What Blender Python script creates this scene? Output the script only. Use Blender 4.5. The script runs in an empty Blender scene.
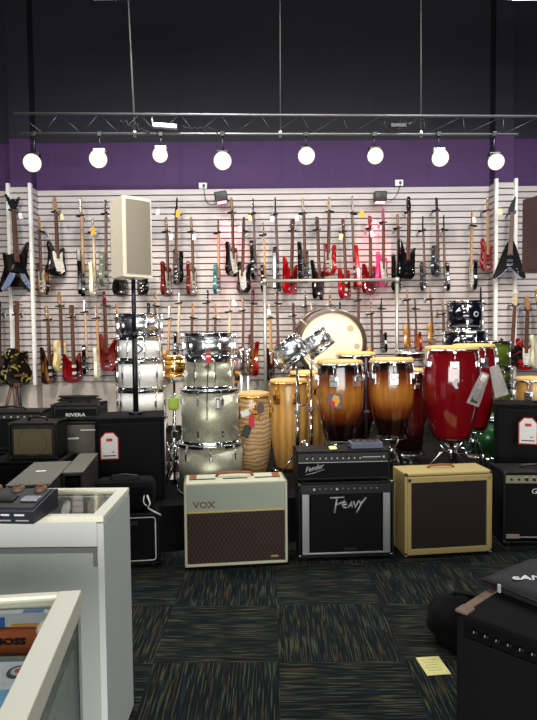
import bpy, bmesh, math, random
from mathutils import Vector, Matrix, Euler
random.seed(7)
PI = math.pi
S = bpy.context.scene
COL = S.collection

# ------------------------------------------------------------ camera
F = 600.0; PITCH = 2.67; ROLL = -0.55; EYE = 1.6
cd = bpy.data.cameras.new('camera'); cam = bpy.data.objects.new('camera', cd); COL.objects.link(cam)
CR = Matrix.Rotation(math.radians(90 - PITCH), 4, 'X') @ Matrix.Rotation(math.radians(ROLL), 4, 'Z')
cam.matrix_world = Matrix.Translation((0, 0, EYE)) @ CR
cd.sensor_fit = 'VERTICAL'; cd.sensor_height = 36.0; cd.lens = 36.0 * F / 720.0
cd.clip_start = 0.05; cd.clip_end = 100
S.camera = cam
def ray(px, py):
    return (CR.to_3x3() @ Vector(((px - 268.5) / F, (360 - py) / F, -1.0)))
def at(px, py, Y):
    r = ray(px, py); t = Y / r.y
    return Vector((r.x * t, Y, EYE + r.z * t))
def hz(px, py, Z):
    r = ray(px, py); t = (Z - EYE) / r.z
    return Vector((r.x * t, r.y * t, Z))

# ------------------------------------------------------------ materials
def lin(c):
    c = c / 255.0
    return c / 12.92 if c <= 0.04045 else ((c + 0.055) / 1.055) ** 2.4
def rgb(r, g, b): return (lin(r), lin(g), lin(b), 1.0)
MATS = {}
def nd(nt, t, **kw):
    n = nt.nodes.new(t)
    for k, v in kw.items(): setattr(n, k, v)
    return n
def mat(name, col, rough=0.5, metal=0.0, var=0.08, scale=20.0, coat=0.0, bump=0.0, col2=None, emis=0.0, trans=0.0, alpha=1.0):
    if name in MATS: return MATS[name]
    m = bpy.data.materials.new(name); m.use_nodes = True; nt = m.node_tree
    b = nt.nodes['Principled BSDF']; c = rgb(*col)
    tc = nd(nt, 'ShaderNodeTexCoord'); no = nd(nt, 'ShaderNodeTexNoise'); no.inputs['Scale'].default_value = scale
    no.inputs['Detail'].default_value = 3
    nt.links.new(tc.outputs['Object'], no.inputs['Vector'])
    mx = nd(nt, 'ShaderNodeMix', data_type='RGBA')
    nt.links.new(no.outputs['Fac'], mx.inputs[0])
    if col2: mx.inputs[6].default_value = c; mx.inputs[7].default_value = rgb(*col2)
    else:
        mx.inputs[6].default_value = (c[0]*(1-var), c[1]*(1-var), c[2]*(1-var), 1)
        mx.inputs[7].default_value = (min(1, c[0]*(1+var)), min(1, c[1]*(1+var)), min(1, c[2]*(1+var)), 1)
    nt.links.new(mx.outputs[2], b.inputs['Base Color'])
    b.inputs['Roughness'].default_value = rough; b.inputs['Metallic'].default_value = metal
    b.inputs['Coat Weight'].default_value = coat; b.inputs['Coat Roughness'].default_value = 0.08
    b.inputs['Transmission Weight'].default_value = trans; b.inputs['Alpha'].default_value = alpha
    if emis: b.inputs['Emission Color'].default_value = c; b.inputs['Emission Strength'].default_value = emis
    if bump:
        bp = nd(nt, 'ShaderNodeBump'); bp.inputs['Strength'].default_value = bump; bp.inputs['Distance'].default_value = 0.004
        nt.links.new(no.outputs['Fac'], bp.inputs['Height']); nt.links.new(bp.outputs[0], b.inputs['Normal'])
    MATS[name] = m; return m
def nodesof(m): return m.node_tree, m.node_tree.nodes['Principled BSDF']

M = {}
M['black'] = mat('black_vinyl', (15, 15, 16), 0.55, scale=160, bump=0.25, var=0.2)
M['blacks'] = mat('black_satin', (10, 10, 11), 0.4)
M['blackg'] = mat('black_gloss', (9, 9, 11), 0.12, coat=0.6)
M['blackcloth'] = mat('black_cloth', (9, 9, 10), 0.95, scale=300, bump=0.4, var=0.3)
M['subcarpet'] = mat('black_speaker_carpet', (9, 8, 9), 0.98, scale=400, bump=0.4, var=0.3)
M['grillblk'] = mat('black_grille_cloth', (12, 11, 12), 0.85, scale=500, bump=0.3, var=0.35)
M['chrome'] = mat('polished_chrome', (225, 228, 232), 0.12, 1.0, var=0.03)
M['truss'] = mat('dull_truss_metal', (120, 120, 120), 0.45, 0.8)
M['steel'] = mat('galvanised_steel', (190, 192, 190), 0.35, 1.0, scale=60)
M['satin'] = mat('satin_chrome', (232, 234, 238), 0.27, 1.0, var=0.03)
M['brass'] = mat('polished_brass', (225, 175, 95), 0.2, 1.0)
M['dkmetal'] = mat('dark_metal', (60, 60, 64), 0.4, 0.8)
M['white'] = mat('white_paint', (232, 230, 226), 0.5)
M['cream'] = mat('cream_speaker_paint', (238, 226, 204), 0.5)
M['slat'] = mat('white_slatwall_laminate', (190, 181, 179), 0.45, var=0.03, scale=3)
M['maple'] = mat('maple_wood', (172, 126, 80), 0.4, coat=0.3, scale=40, var=0.18)
M['rosewood'] = mat('rosewood', (88, 58, 44), 0.5, scale=50, var=0.25)
M['palewood'] = mat('pale_wood', (205, 182, 148), 0.45, scale=40, var=0.1)
M['guardw'] = mat('white_pickguard', (226, 222, 212), 0.3)
M['guardb'] = mat('black_pickguard', (20, 20, 22), 0.2, coat=0.4)
M['guardc'] = mat('pearl_pickguard', (205, 200, 185), 0.3, var=0.15)
M['tag'] = mat('white_card', (240, 238, 232), 0.7)
M['tago'] = mat('orange_card', (235, 170, 70), 0.7)
M['tagy'] = mat('pale_yellow_card', (240, 222, 150), 0.7)
M['tagred'] = mat('red_print', (200, 40, 48), 0.6)
M['skin'] = mat('drum_skin_natural', (212, 172, 106), 0.55, scale=8, var=0.1)
M['skinw'] = mat('drum_skin_white', (236, 232, 220), 0.5)
M['countw'] = mat('white_counter_laminate', (216, 220, 216), 0.45, var=0.02)
M['countg'] = mat('grey_white_counter_panel', (176, 180, 176), 0.5, var=0.03)
M['counte'] = mat('cream_counter_edge', (255, 250, 226), 0.4, var=0.02)
M['greytop'] = mat('grey_vinyl', (104, 102, 92), 0.6, scale=120, bump=0.2, var=0.12)
M['greydk'] = mat('dark_grey_vinyl', (48, 46, 44), 0.6, scale=120, bump=0.2, var=0.15)
M['tan'] = mat('tan_grille_cloth', (104, 92, 66), 0.8, scale=300, bump=0.3, var=0.2)
M['bluegrey'] = mat('blue_grey_plastic', (92, 102, 122), 0.45)
M['silverbar'] = mat('brushed_silver', (182, 184, 190), 0.38, 0.75, scale=80)
M['printw'] = mat('white_print', (230, 230, 228), 0.5)
M['prints'] = mat('silver_print', (190, 190, 192), 0.4, 0.3)
M['leather'] = mat('brown_leather', (140, 82, 46), 0.6, scale=60, var=0.2)
M['rubber'] = mat('rubber', (10, 10, 10), 0.8)

for k_ in ('black', 'blackcloth', 'subcarpet', 'grillblk'): MATS[M[k_].name].node_tree.nodes['Principled BSDF'].inputs['Specular IOR Level'].default_value = .25
# back wall paint over blocks : purple below, near-black above, by height (two coats of paint)
def wallmat():
    m = mat('painted_block_wall', (80, 44, 96), 0.75); nt, b = nodesof(m)
    geo = nd(nt, 'ShaderNodeNewGeometry'); sx = nd(nt, 'ShaderNodeSeparateXYZ'); nt.links.new(geo.outputs['Position'], sx.inputs[0])
    cmb = nd(nt, 'ShaderNodeCombineXYZ'); nt.links.new(sx.outputs[0], cmb.inputs[0]); nt.links.new(sx.outputs[2], cmb.inputs[1])
    br = nd(nt, 'ShaderNodeTexBrick'); nt.links.new(cmb.outputs[0], br.inputs['Vector'])
    br.inputs['Scale'].default_value = 1.0; br.inputs['Brick Width'].default_value = 0.406; br.inputs['Row Height'].default_value = 0.203
    br.inputs['Mortar Size'].default_value = 0.006; br.inputs['Mortar Smooth'].default_value = 0.5
    br.inputs['Color1'].default_value = rgb(66, 35, 84); br.inputs['Color2'].default_value = rgb(61, 32, 78); br.inputs['Mortar'].default_value = rgb(72, 42, 88)
    def step(src, v):
        g = nd(nt, 'ShaderNodeMath', operation='GREATER_THAN'); g.inputs[1].default_value = v; nt.links.new(src, g.inputs[0]); return g
    g1 = step(sx.outputs[2], 3.945); g2 = step(sx.outputs[2], 1.05)
    a = nd(nt, 'ShaderNodeMix', data_type='RGBA'); nt.links.new(g1.outputs[0], a.inputs[0]); nt.links.new(br.outputs['Color'], a.inputs[6]); a.inputs[7].default_value = rgb(23, 21, 33)
    c = nd(nt, 'ShaderNodeMix', data_type='RGBA'); nt.links.new(g2.outputs[0], c.inputs[0]); c.inputs[6].default_value = rgb(205, 196, 184); nt.links.new(a.outputs[2], c.inputs[7])
    nt.links.new(c.outputs[2], b.inputs['Base Color'])
    bp = nd(nt, 'ShaderNodeBump'); bp.inputs['Strength'].default_value = 0.3; bp.inputs['Distance'].default_value = 0.004; bp.invert = True
    nt.links.new(br.outputs['Fac'], bp.inputs['Height']); nt.links.new(bp.outputs[0], b.inputs['Normal'])
    return m
M['wall'] = wallmat()
M['darkpaint'] = mat('dark_paint', (22, 21, 30), 0.85)

def carpet():
    m = mat('carpet_tiles', (24, 34, 38), 0.97); nt, b = nodesof(m)
    T = 0.61
    geo = nd(nt, 'ShaderNodeNewGeometry'); off = nd(nt, 'ShaderNodeVectorMath', operation='SUBTRACT'); off.inputs[1].default_value = (hz(279, 662, 0).x - 20*T, hz(279, 662, 0).y - 20*T, 0)
    nt.links.new(geo.outputs['Position'], off.inputs[0])
    sc = nd(nt, 'ShaderNodeVectorMath', operation='SCALE'); sc.inputs['Scale'].default_value = 1 / T; nt.links.new(off.outputs[0], sc.inputs[0])
    fl = nd(nt, 'ShaderNodeVectorMath', operation='FLOOR'); nt.links.new(sc.outputs[0], fl.inputs[0])
    s = nd(nt, 'ShaderNodeSeparateXYZ'); nt.links.new(fl.outputs[0], s.inputs[0])
    ad = nd(nt, 'ShaderNodeMath', operation='ADD'); nt.links.new(s.outputs[0], ad.inputs[0]); nt.links.new(s.outputs[1], ad.inputs[1])
    md = nd(nt, 'ShaderNodeMath', operation='MODULO'); md.inputs[1].default_value = 2; nt.links.new(ad.outputs[0], md.inputs[0])
    p = nd(nt, 'ShaderNodeSeparateXYZ'); nt.links.new(geo.outputs['Position'], p.inputs[0])
    def noise(vx, vy, sx, sy, seed):
        c = nd(nt, 'ShaderNodeCombineXYZ')
        a1 = nd(nt, 'ShaderNodeMath', operation='MULTIPLY'); a1.inputs[1].default_value = sx; nt.links.new(vx, a1.inputs[0])
        a2 = nd(nt, 'ShaderNodeMath', operation='MULTIPLY'); a2.inputs[1].default_value = sy; nt.links.new(vy, a2.inputs[0])
        nt.links.new(a1.outputs[0], c.inputs[0]); nt.links.new(a2.outputs[0], c.inputs[1]); c.inputs[2].default_value = seed
        n = nd(nt, 'ShaderNodeTexNoise'); n.inputs['Scale'].default_value = 1; n.inputs['Detail'].default_value = 1.5; nt.links.new(c.outputs[0], n.inputs['Vector'])
        return n
    outs = []
    for (X, Y) in ((p.outputs[0], p.outputs[1]), (p.outputs[1], p.outputs[0])):
        n1 = noise(X, Y, 135, 4.5, 1.0); n2 = noise(X, Y, 120, 4.0, 9.0)
        cr = nd(nt, 'ShaderNodeValToRGB'); e = cr.color_ramp.elements
        e[0].position = 0.0; e[0].color = rgb(11, 17, 19); e[1].position = 1.0; e[1].color = rgb(72, 74, 48)
        for pos, col in ((0.50, (13, 19, 21)), (0.57, (24, 32, 32)), (0.63, (74, 75, 49)), (0.72, (46, 55, 50))):
            k = e.new(pos); k.color = rgb(*col)
        nt.links.new(n1.outputs['Fac'], cr.inputs[0])
        cr2 = nd(nt, 'ShaderNodeValToRGB'); e = cr2.color_ramp.elements
        e[0].position = 0.57; e[0].color = (0, 0, 0, 1); e[1].position = 0.64; e[1].color = (.8, .8, .8, 1)
        nt.links.new(n2.outputs['Fac'], cr2.inputs[0])
        tint = noise(X, Y, 30, 2.0, 20.0)
        ct = nd(nt, 'ShaderNodeValToRGB'); e = ct.color_ramp.elements
        e[0].position = 0.4; e[0].color = rgb(26, 38, 50); e[1].position = 0.6; e[1].color = rgb(70, 48, 32)
        nt.links.new(tint.outputs['Fac'], ct.inputs[0])
        mx = nd(nt, 'ShaderNodeMix', data_type='RGBA'); nt.links.new(cr2.outputs[0], mx.inputs[0]); nt.links.new(cr.outputs[0], mx.inputs[6]); nt.links.new(ct.outputs[0], mx.inputs[7])
        outs.append(mx)
    fm = nd(nt, 'ShaderNodeMix', data_type='RGBA'); nt.links.new(md.outputs[0], fm.inputs[0])
    nt.links.new(outs[0].outputs[2], fm.inputs[6]); nt.links.new(outs[1].outputs[2], fm.inputs[7])
    nt.links.new(fm.outputs[2], b.inputs['Base Color']); b.inputs['Specular IOR Level'].default_value = 0.15
    return m
M['carpet'] = carpet()

def wave_mat(name, c1, c2, scale, dist, rough, coat, axis='X', bands=6.0):
    m = mat(name, c1, rough, coat=coat); nt, b = nodesof(m)
    tc = nd(nt, 'ShaderNodeTexCoord'); w = nd(nt, 'ShaderNodeTexWave', bands_direction=axis); w.inputs['Scale'].default_value = scale
    w.inputs['Distortion'].default_value = dist; w.inputs['Detail'].default_value = 2
    nt.links.new(tc.outputs['Object'], w.inputs['Vector'])
    mx = nd(nt, 'ShaderNodeMix', data_type='RGBA'); mx.inputs[6].default_value = rgb(*c1); mx.inputs[7].default_value = rgb(*c2)
    nt.links.new(w.outputs['Fac'], mx.inputs[0]); nt.links.new(mx.outputs[2], b.inputs['Base Color']); return m
M['zigzag'] = wave_mat('zigzag_grain_ash', (218, 184, 136), (166, 126, 82), 9, 7, 0.35, 0.4, 'Z')
M['oak'] = wave_mat('light_oak_staves', (216, 168, 92), (190, 138, 68), 5, 2, 0.35, 0.4, 'X')
def sunburst(name, top, mid, hi, bot):
    m = mat(name, mid, 0.18, coat=0.8); nt, b = nodesof(m)
    tc = nd(nt, 'ShaderNodeTexCoord'); s = nd(nt, 'ShaderNodeSeparateXYZ'); nt.links.new(tc.outputs['Generated'], s.inputs[0])
    cr = nd(nt, 'ShaderNodeValToRGB'); e = cr.color_ramp.elements
    e[0].position = 0.0; e[0].color = rgb(*bot); e[1].position = 1.0; e[1].color = rgb(*top)
    for pos, c in ((0.22, bot), (0.36, mid), (0.52, hi), (0.64, hi), (0.78, mid), (0.90, top)):
        k = e.new(pos); k.color = rgb(*c)
    nt.links.new(s.outputs[2], cr.inputs[0])
    w = nd(nt, 'ShaderNodeTexNoise'); mp = nd(nt, 'ShaderNodeMapping'); mp.inputs['Scale'].default_value = (60, 60, 1.5)
    nt.links.new(tc.outputs['Object'], mp.inputs[0]); nt.links.new(mp.outputs[0], w.inputs['Vector']); w.inputs['Scale'].default_value = 1
    mx = nd(nt, 'ShaderNodeMix', data_type='RGBA', blend_type='MULTIPLY'); mx.inputs[0].default_value = 0.7
    cr2 = nd(nt, 'ShaderNodeValToRGB'); e = cr2.color_ramp.elements; e[0].position = .3; e[0].color = (.55, .5, .45, 1); e[1].position = .6; e[1].color = (1, 1, 1, 1)
    nt.links.new(w.outputs['Fac'], cr2.inputs[0]); nt.links.new(cr.outputs[0], mx.inputs[6]); nt.links.new(cr2.outputs[0], mx.inputs[7])
    nt.links.new(mx.outputs[2], b.inputs['Base Color']); return m
M['burst'] = sunburst('sunburst_staves', (20, 10, 10), (118, 52, 18), (184, 118, 46), (26, 8, 7))
M['darkburst'] = sunburst('dark_red_burst', (50, 14, 14), (84, 18, 18), (104, 26, 22), (30, 10, 10))
M['congared'] = mat('red_lacquer', (116, 6, 16), 0.1, coat=1.0, scale=4, var=0.12)
def sparkle():
    m = mat('silver_sparkle', (166, 164, 140), 0.32, 0.55); nt, b = nodesof(m)
    tc = nd(nt, 'ShaderNodeTexCoord'); v = nd(nt, 'ShaderNodeTexVoronoi'); v.inputs['Scale'].default_value = 260; nt.links.new(tc.outputs['Object'], v.inputs['Vector'])
    cr = nd(nt, 'ShaderNodeValToRGB'); e = cr.color_ramp.elements; e[0].color = rgb(158, 156, 128); e[1].color = rgb(232, 230, 206)
    nt.links.new(v.outputs['Color'], cr.inputs[0]); nt.links.new(cr.outputs[0], b.inputs['Base Color'])
    bp = nd(nt, 'ShaderNodeBump'); bp.inputs['Strength'].default_value = 0.35; bp.inputs['Distance'].default_value = 0.002
    nt.links.new(v.outputs['Distance'], bp.inputs['Height']); nt.links.new(bp.outputs[0], b.inputs['Normal']); return m
M['sparkle'] = sparkle()
M['drumwhite'] = mat('white_drum_wrap', (240, 238, 234), 0.25, coat=0.5, var=0.02)
M['drumblue'] = mat('dark_blue_drum_wrap', (4, 7, 22), 0.15, coat=0.8)
M['drumgreen'] = mat('olive_green_drum_wrap', (70, 86, 24), 0.3, coat=0.5)
M['drumgreen2'] = mat('deep_green_drum_wrap', (28, 92, 44), 0.3, coat=0.5)
def diamond(name, c1, c2, c3, sc):
    m = mat(name, c1, 0.8); nt, b = nodesof(m)
    tc = nd(nt, 'ShaderNodeTexCoord'); s = nd(nt, 'ShaderNodeSeparateXYZ'); nt.links.new(tc.outputs['Object'], s.inputs[0])
    res = []
    for op in ('ADD', 'SUBTRACT'):
        a = nd(nt, 'ShaderNodeMath', operation=op); zz = nd(nt, 'ShaderNodeMath', operation='MULTIPLY'); zz.inputs[1].default_value = 0.62
        nt.links.new(s.outputs[2], zz.inputs[0]); nt.links.new(s.outputs[0], a.inputs[0]); nt.links.new(zz.outputs[0], a.inputs[1])
        k = nd(nt, 'ShaderNodeMath', operation='MULTIPLY'); k.inputs[1].default_value = sc; nt.links.new(a.outputs[0], k.inputs[0])
        fr = nd(nt, 'ShaderNodeMath', operation='FRACT'); nt.links.new(k.outputs[0], fr.inputs[0])
        lt = nd(nt, 'ShaderNodeMath', operation='LESS_THAN'); lt.inputs[1].default_value = 0.2; nt.links.new(fr.outputs[0], lt.inputs[0]); res.append(lt)
    mxx = nd(nt, 'ShaderNodeMath', operation='MAXIMUM'); nt.links.new(res[0].outputs[0], mxx.inputs[0]); nt.links.new(res[1].outputs[0], mxx.inputs[1])
    mx = nd(nt, 'ShaderNodeMix', data_type='RGBA'); mx.inputs[6].default_value = rgb(*c1); mx.inputs[7].default_value = rgb(*c2)
    nt.links.new(mxx.outputs[0], mx.inputs[0]); nt.links.new(mx.outputs[2], b.inputs['Base Color']); return m
M['voxcloth'] = diamond('brown_diamond_cloth', (44, 28, 25), (74, 52, 42), None, 34)
M['voxcream'] = mat('cream_vinyl', (206, 204, 176), 0.5, scale=150, bump=0.15)
M['voxpanel'] = mat('pale_grey_vinyl', (166, 172, 158), 0.5, scale=150, bump=0.15)
M['gold'] = mat('gold_trim', (250, 225, 150), 0.25, 0.6)
M['tweed'] = mat('tweed_cloth', (178, 156, 98), 0.75, scale=220, bump=0.35, var=0.2)
M['browncloth'] = mat('dark_brown_grille', (28, 20, 19), 0.85, scale=350, bump=0.3, var=0.3)
M['greypanel'] = mat('beige_metal_panel', (150, 144, 124), 0.45, 0.4)
def glassmat():
    m = bpy.data.materials.new('clear_glass'); m.use_nodes = True; nt = m.node_tree; nt.nodes.clear()
    o = nd(nt, 'ShaderNodeOutputMaterial'); t = nd(nt, 'ShaderNodeBsdfTransparent'); g = nd(nt, 'ShaderNodeBsdfGlossy')
    t.inputs[0].default_value = (0.93, 0.95, 0.94, 1); g.inputs['Roughness'].default_value = 0.02
    lw = nd(nt, 'ShaderNodeLayerWeight'); lw.inputs[0].default_value = 0.5; pw = nd(nt, 'ShaderNodeMath', operation='POWER'); pw.inputs[1].default_value = 4.0; nt.links.new(lw.outputs['Facing'], pw.inputs[0])
    fr = nd(nt, 'ShaderNodeMath', operation='MULTIPLY_ADD'); fr.inputs[1].default_value = 0.8; fr.inputs[2].default_value = 0.03; nt.links.new(pw.outputs[0], fr.inputs[0])
    mx = nd(nt, 'ShaderNodeMixShader'); nt.links.new(fr.outputs[0], mx.inputs[0]); nt.links.new(t.outputs[0], mx.inputs[1]); nt.links.new(g.outputs[0], mx.inputs[2])
    nt.links.new(mx.outputs[0], o.inputs[0]); return m
M['glass'] = glassmat()
def plastic_bag():
    m = bpy.data.materials.new('clear_plastic_bag'); m.use_nodes = True; nt = m.node_tree; b = nt.nodes['Principled BSDF']
    b.inputs['Base Color'].default_value = rgb(235, 228, 226); b.inputs['Roughness'].default_value = 0.3; b.inputs['Alpha'].default_value = 0.45
    n = nd(nt, 'ShaderNodeTexNoise'); n.inputs['Scale'].default_value = 25; bp = nd(nt, 'ShaderNodeBump'); bp.inputs['Distance'].default_value = 0.02
    nt.links.new(n.outputs['Fac'], bp.inputs['Height']); nt.links.new(bp.outputs[0], b.inputs['Normal']); return m
M['bag'] = plastic_bag()
def emit(name, col, st):
    m = mat(name, col, 0.5, emis=st); return m

# ------------------------------------------------------------ mesh helpers
class MB:
    def __init__(s): s.bm = bmesh.new()
    def _add(s, verts, faces, mtx=None):
        vs = [s.bm.verts.new((mtx @ Vector(v)) if mtx else Vector(v)) for v in verts]
        for f in faces:
            try: s.bm.faces.new([vs[i] for i in f])
            except ValueError: pass
        return s
    def box(s, c, d, mtx=None, bev=0.0):
        x, y, z = d[0]/2, d[1]/2, d[2]/2
        b = min(bev, x*.9, y*.9, z*.9)
        T = Matrix.Translation(c)
        if mtx: T = mtx @ T
        if b <= 0:
            v = [(-x,-y,-z),(x,-y,-z),(x,y,-z),(-x,y,-z),(-x,-y,z),(x,-y,z),(x,y,z),(-x,y,z)]
            f = [(0,3,2,1),(4,5,6,7),(0,1,5,4),(1,2,6,5),(2,3,7,6),(3,0,4,7)]
            return s._add(v, f, T)
        t = bmesh.new(); bmesh.ops.create_cube(t, size=1.0)
        for v in t.verts: v.co = Vector((v.co.x*d[0], v.co.y*d[1], v.co.z*d[2]))
        bmesh.ops.bevel(t, geom=t.edges[:], offset=b, segments=2, affect='EDGES', profile=0.5)
        s.merge(t, T); return s
    def merge(s, t, T):
        t.verts.ensure_lookup_table(); t.verts.index_update()
        vs = [s.bm.verts.new(T @ v.co) for v in t.verts]
        for f in t.faces:
            try: nf = s.bm.faces.new([vs[v.index] for v in f.verts]); nf.smooth = f.smooth
            except ValueError: pass
        t.free()
    def lathe(s, prof, mtx=None, n=32, smooth=True):
        rings = []
        mtx = mtx or Matrix()
        for (r, z) in prof:
            if r < 1e-6: rings.append([s.bm.verts.new(mtx @ Vector((0, 0, z)))])
            else: rings.append([s.bm.verts.new(mtx @ Vector((r*math.cos(2*PI*k/n), r*math.sin(2*PI*k/n), z))) for k in range(n)])
        for a, b in zip(rings, rings[1:]):
            for k in range(n):
                k2 = (k+1) % n
                if len(a) == 1 and len(b) == 1: break
                if len(a) == 1: vs = [a[0], b[k2], b[k]]
                elif len(b) == 1: vs = [a[k], a[k2], b[0]]
                else: vs = [a[k], a[k2], b[k2], b[k]]
                try: f = s.bm.faces.new(vs); f.smooth = smooth
                except ValueError: pass
        return s
    def cyl(s, p0, p1, r, n=12, r2=None, mtx=None):
        p0, p1 = Vector(p0), Vector(p1); d = p1 - p0; L = d.length
        T = Matrix.Translation(p0) @ d.to_track_quat('Z', 'Y').to_matrix().to_4x4()
        if mtx: T = mtx @ T
        r2 = r if r2 is None else r2
        rings = [[s.bm.verts.new(T @ Vector((rr*math.cos(2*PI*k/n), rr*math.sin(2*PI*k/n), z))) for k in range(n)] for rr, z in ((r, 0), (r2, L))]
        for k in range(n):
            f = s.bm.faces.new([rings[0][k], rings[0][(k+1)%n], rings[1][(k+1)%n], rings[1][k]]); f.smooth = True
        s.bm.faces.new(rings[0][::-1]); s.bm.faces.new(rings[1]); return s
    def tube(s, pts, r, n=8, mtx=None):
        pts = [Vector(p) for p in pts]
        if mtx: pts = [mtx @ p for p in pts]
        prev = None; up = Vector((0.13, 0.27, 0.95)).normalized()
        for i, p in enumerate(pts):
            d = (pts[min(i+1, len(pts)-1)] - pts[max(i-1, 0)])
            if d.length < 1e-8: d = Vector((0, 0, 1))
            d.normalize()
            u = up - d * up.dot(d)
            if u.length < 0.05: u = Vector((1, 0, 0)) - d * d.x
            u.normalize(); w = d.cross(u); up = u
            ring = [s.bm.verts.new(p + r*(math.cos(2*PI*k/n)*u + math.sin(2*PI*k/n)*w)) for k in range(n)]
            if prev:
                for k in range(n):
                    f = s.bm.faces.new([prev[k], prev[(k+1)%n], ring[(k+1)%n], ring[k]]); f.smooth = True
            else: s.bm.faces.new(ring[::-1])
            prev = ring
        s.bm.faces.new(prev); return s
    def torus(s, R, r, z=0, mtx=None, n=36, m=8):
        pr = [(R + r*math.cos(2*PI*k/m), z + r*math.sin(2*PI*k/m)) for k in range(m)] ; pr.append(pr[0])
        return s.lathe(pr, mtx, n)
    def prism(s, pts, y0, y1, mtx=None, bev=0.0):
        """outline in x,z ; extruded from y0 (front) to y1 (back), with softened edge"""
        n = len(pts); P = [Vector((p[0], p[1])) for p in pts]
        area = sum(P[i].x*P[(i+1)%n].y - P[(i+1)%n].x*P[i].y for i in range(n))
        if area < 0: P.reverse()
        def off(d):
            out = []
            for i in range(n):
                e1 = (P[i] - P[i-1]); e2 = (P[(i+1)%n] - P[i])
                n1 = Vector((e1.y, -e1.x)); n2 = Vector((e2.y, -e2.x))
                if n1.length: n1.normalize()
                if n2.length: n2.normalize()
                m = n1 + n2
                if m.length < 1e-4: m = n1
                m.normalize(); out.append(P[i] - m*d)
            return out
        mtx = mtx or Matrix()
        lay = [(0, y0), (0, y1)] if bev <= 0 else [(bev, y0), (0, y0+bev), (0, y1-bev), (bev, y1)]
        rings = [[s.bm.verts.new(mtx @ Vector((q.x, y, q.y))) for q in off(d)] for d, y in lay]
        for a, b in zip(rings, rings[1:]):
            for k in range(n): s.bm.faces.new([a[k], b[k], b[(k+1)%n], a[(k+1)%n]])
        f1 = s.bm.faces.new(rings[0]); f2 = s.bm.faces.new(rings[-1][::-1])
        bmesh.ops.triangulate(s.bm, faces=[f1, f2]); return s
    def mesh(s, name):
        bmesh.ops.recalc_face_normals(s.bm, faces=s.bm.faces[:])
        me = bpy.data.meshes.new(name); s.bm.to_mesh(me); s.bm.free(); return me
    def build(s, name, m, parent=None, loc=None, rot=None):
        me = s.mesh(name); me.materials.append(m); return link(name, me, parent, loc, rot)
def link(name, me, parent=None, loc=None, rot=None):
    o = bpy.data.objects.new(name, me); COL.objects.link(o)
    if parent: o.parent = parent
    if loc is not None: o.location = loc
    if rot is not None: o.rotation_euler = rot
    return o
USED = set()
def tagit(o, label, cat, group=None):
    o['label'] = label; o['category'] = cat
    if group: o['group'] = group
    if label in USED: print('DUP LABEL', label)
    n = len(label.split())
    if n < 4 or n > 16: print('LABEL LEN', n, label)
    USED.add(label); return o
def thing(name, label, cat, loc=(0,0,0), rz=0.0, group=None):
    o = bpy.data.objects.new(name, None); COL.objects.link(o); o.empty_display_size = 0.1
    o.location = loc; o.rotation_euler = (0, 0, rz); return tagit(o, label, cat, group)
def struct(name, mb, m):
    o = mb.build(name, m); o['kind'] = 'structure'; return o
def text(s, size, name, m, parent, loc, rot, depth=0.0015, shear=0.0, sx=1.0, align='LEFT', space=1.0, bold=0.0):
    cu = bpy.data.curves.new(name, 'FONT'); cu.body = s; cu.size = size; cu.extrude = depth; cu.shear = shear; cu.align_x = align
    cu.space_character = space; cu.offset = bold; cu.resolution_u = 2
    t = bpy.data.objects.new(name, cu); COL.objects.link(t)
    dg = bpy.context.evaluated_depsgraph_get(); me = bpy.data.meshes.new_from_object(t.evaluated_get(dg))
    bpy.data.objects.remove(t); me.materials.clear(); me.materials.append(m)
    o = link(name, me, parent, loc, rot); o.scale = (sx, 1, 1); return o
def spline(pts, k=5):
    out = []; n = len(pts)
    for i in range(n):
        p0, p1, p2, p3 = [Vector(pts[(i+j-1) % n]) for j in range(4)]
        for q in range(k):
            t = q / k
            out.append(0.5*((2*p1) + (p2-p0)*t + (2*p0-5*p1+4*p2-p3)*t*t + (3*p1-3*p2+p3-p0)*t**3))
    return [(v[0], v[1]) for v in out]
FR = (PI/2, 0, 0)   # text facing -Y

# ------------------------------------------------------------ room
WY = 7.5; XL, XR, YB, ZC = -4.6, 4.8, -4.5, 6.2
struct('floor', MB().box(((XL+XR)/2, (YB+WY)/2, -0.05), (XR-XL, WY-YB, 0.1)), M['carpet'])
struct('wall_back', MB().box(((XL+XR)/2, WY+0.1, ZC/2), (XR-XL+0.4, 0.2, ZC)), M['wall'])
struct('wall_left', MB().box((XL-0.1, (YB+WY)/2, ZC/2), (0.2, WY-YB, ZC)), M['darkpaint'])
struct('wall_right', MB().box((XR+0.1, (YB+WY)/2, ZC/2), (0.2, WY-YB, ZC)), M['darkpaint'])
# shop-front wall behind the camera : window opening
wf = MB(); wx0, wx1, wz0, wz1 = -3.6, 3.8, 0.7, 3.1
wf.box(((XL+wx0)/2, YB-0.1, ZC/2), (wx0-XL, 0.2, ZC)); wf.box(((XR+wx1)/2, YB-0.1, ZC/2), (XR-wx1, 0.2, ZC))
wf.box(((wx0+wx1)/2, YB-0.1, wz0/2), (wx1-wx0, 0.2, wz0)); wf.box(((wx0+wx1)/2, YB-0.1, (wz1+ZC)/2), (wx1-wx0, 0.2, ZC-wz1))
struct('wall_front', wf, M['darkpaint'])
wi = MB()
for k in range(5): wi.box((wx0 + (wx1-wx0)*k/4, YB-0.05, (wz0+wz1)/2), (0.06, 0.08, wz1-wz0))
wi.box(((wx0+wx1)/2, YB-0.05, wz0+0.03), (wx1-wx0, 0.08, 0.06)); wi.box(((wx0+wx1)/2, YB-0.05, wz1-0.03), (wx1-wx0, 0.08, 0.06))
wo = struct('window_1', wi, M['dkmetal'])
pn = MB().box(((wx0+wx1)/2, YB-0.06, (wz0+wz1)/2), (wx1-wx0, 0.008, wz1-wz0)).build('window_pane', M['glass'], wo)
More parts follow.
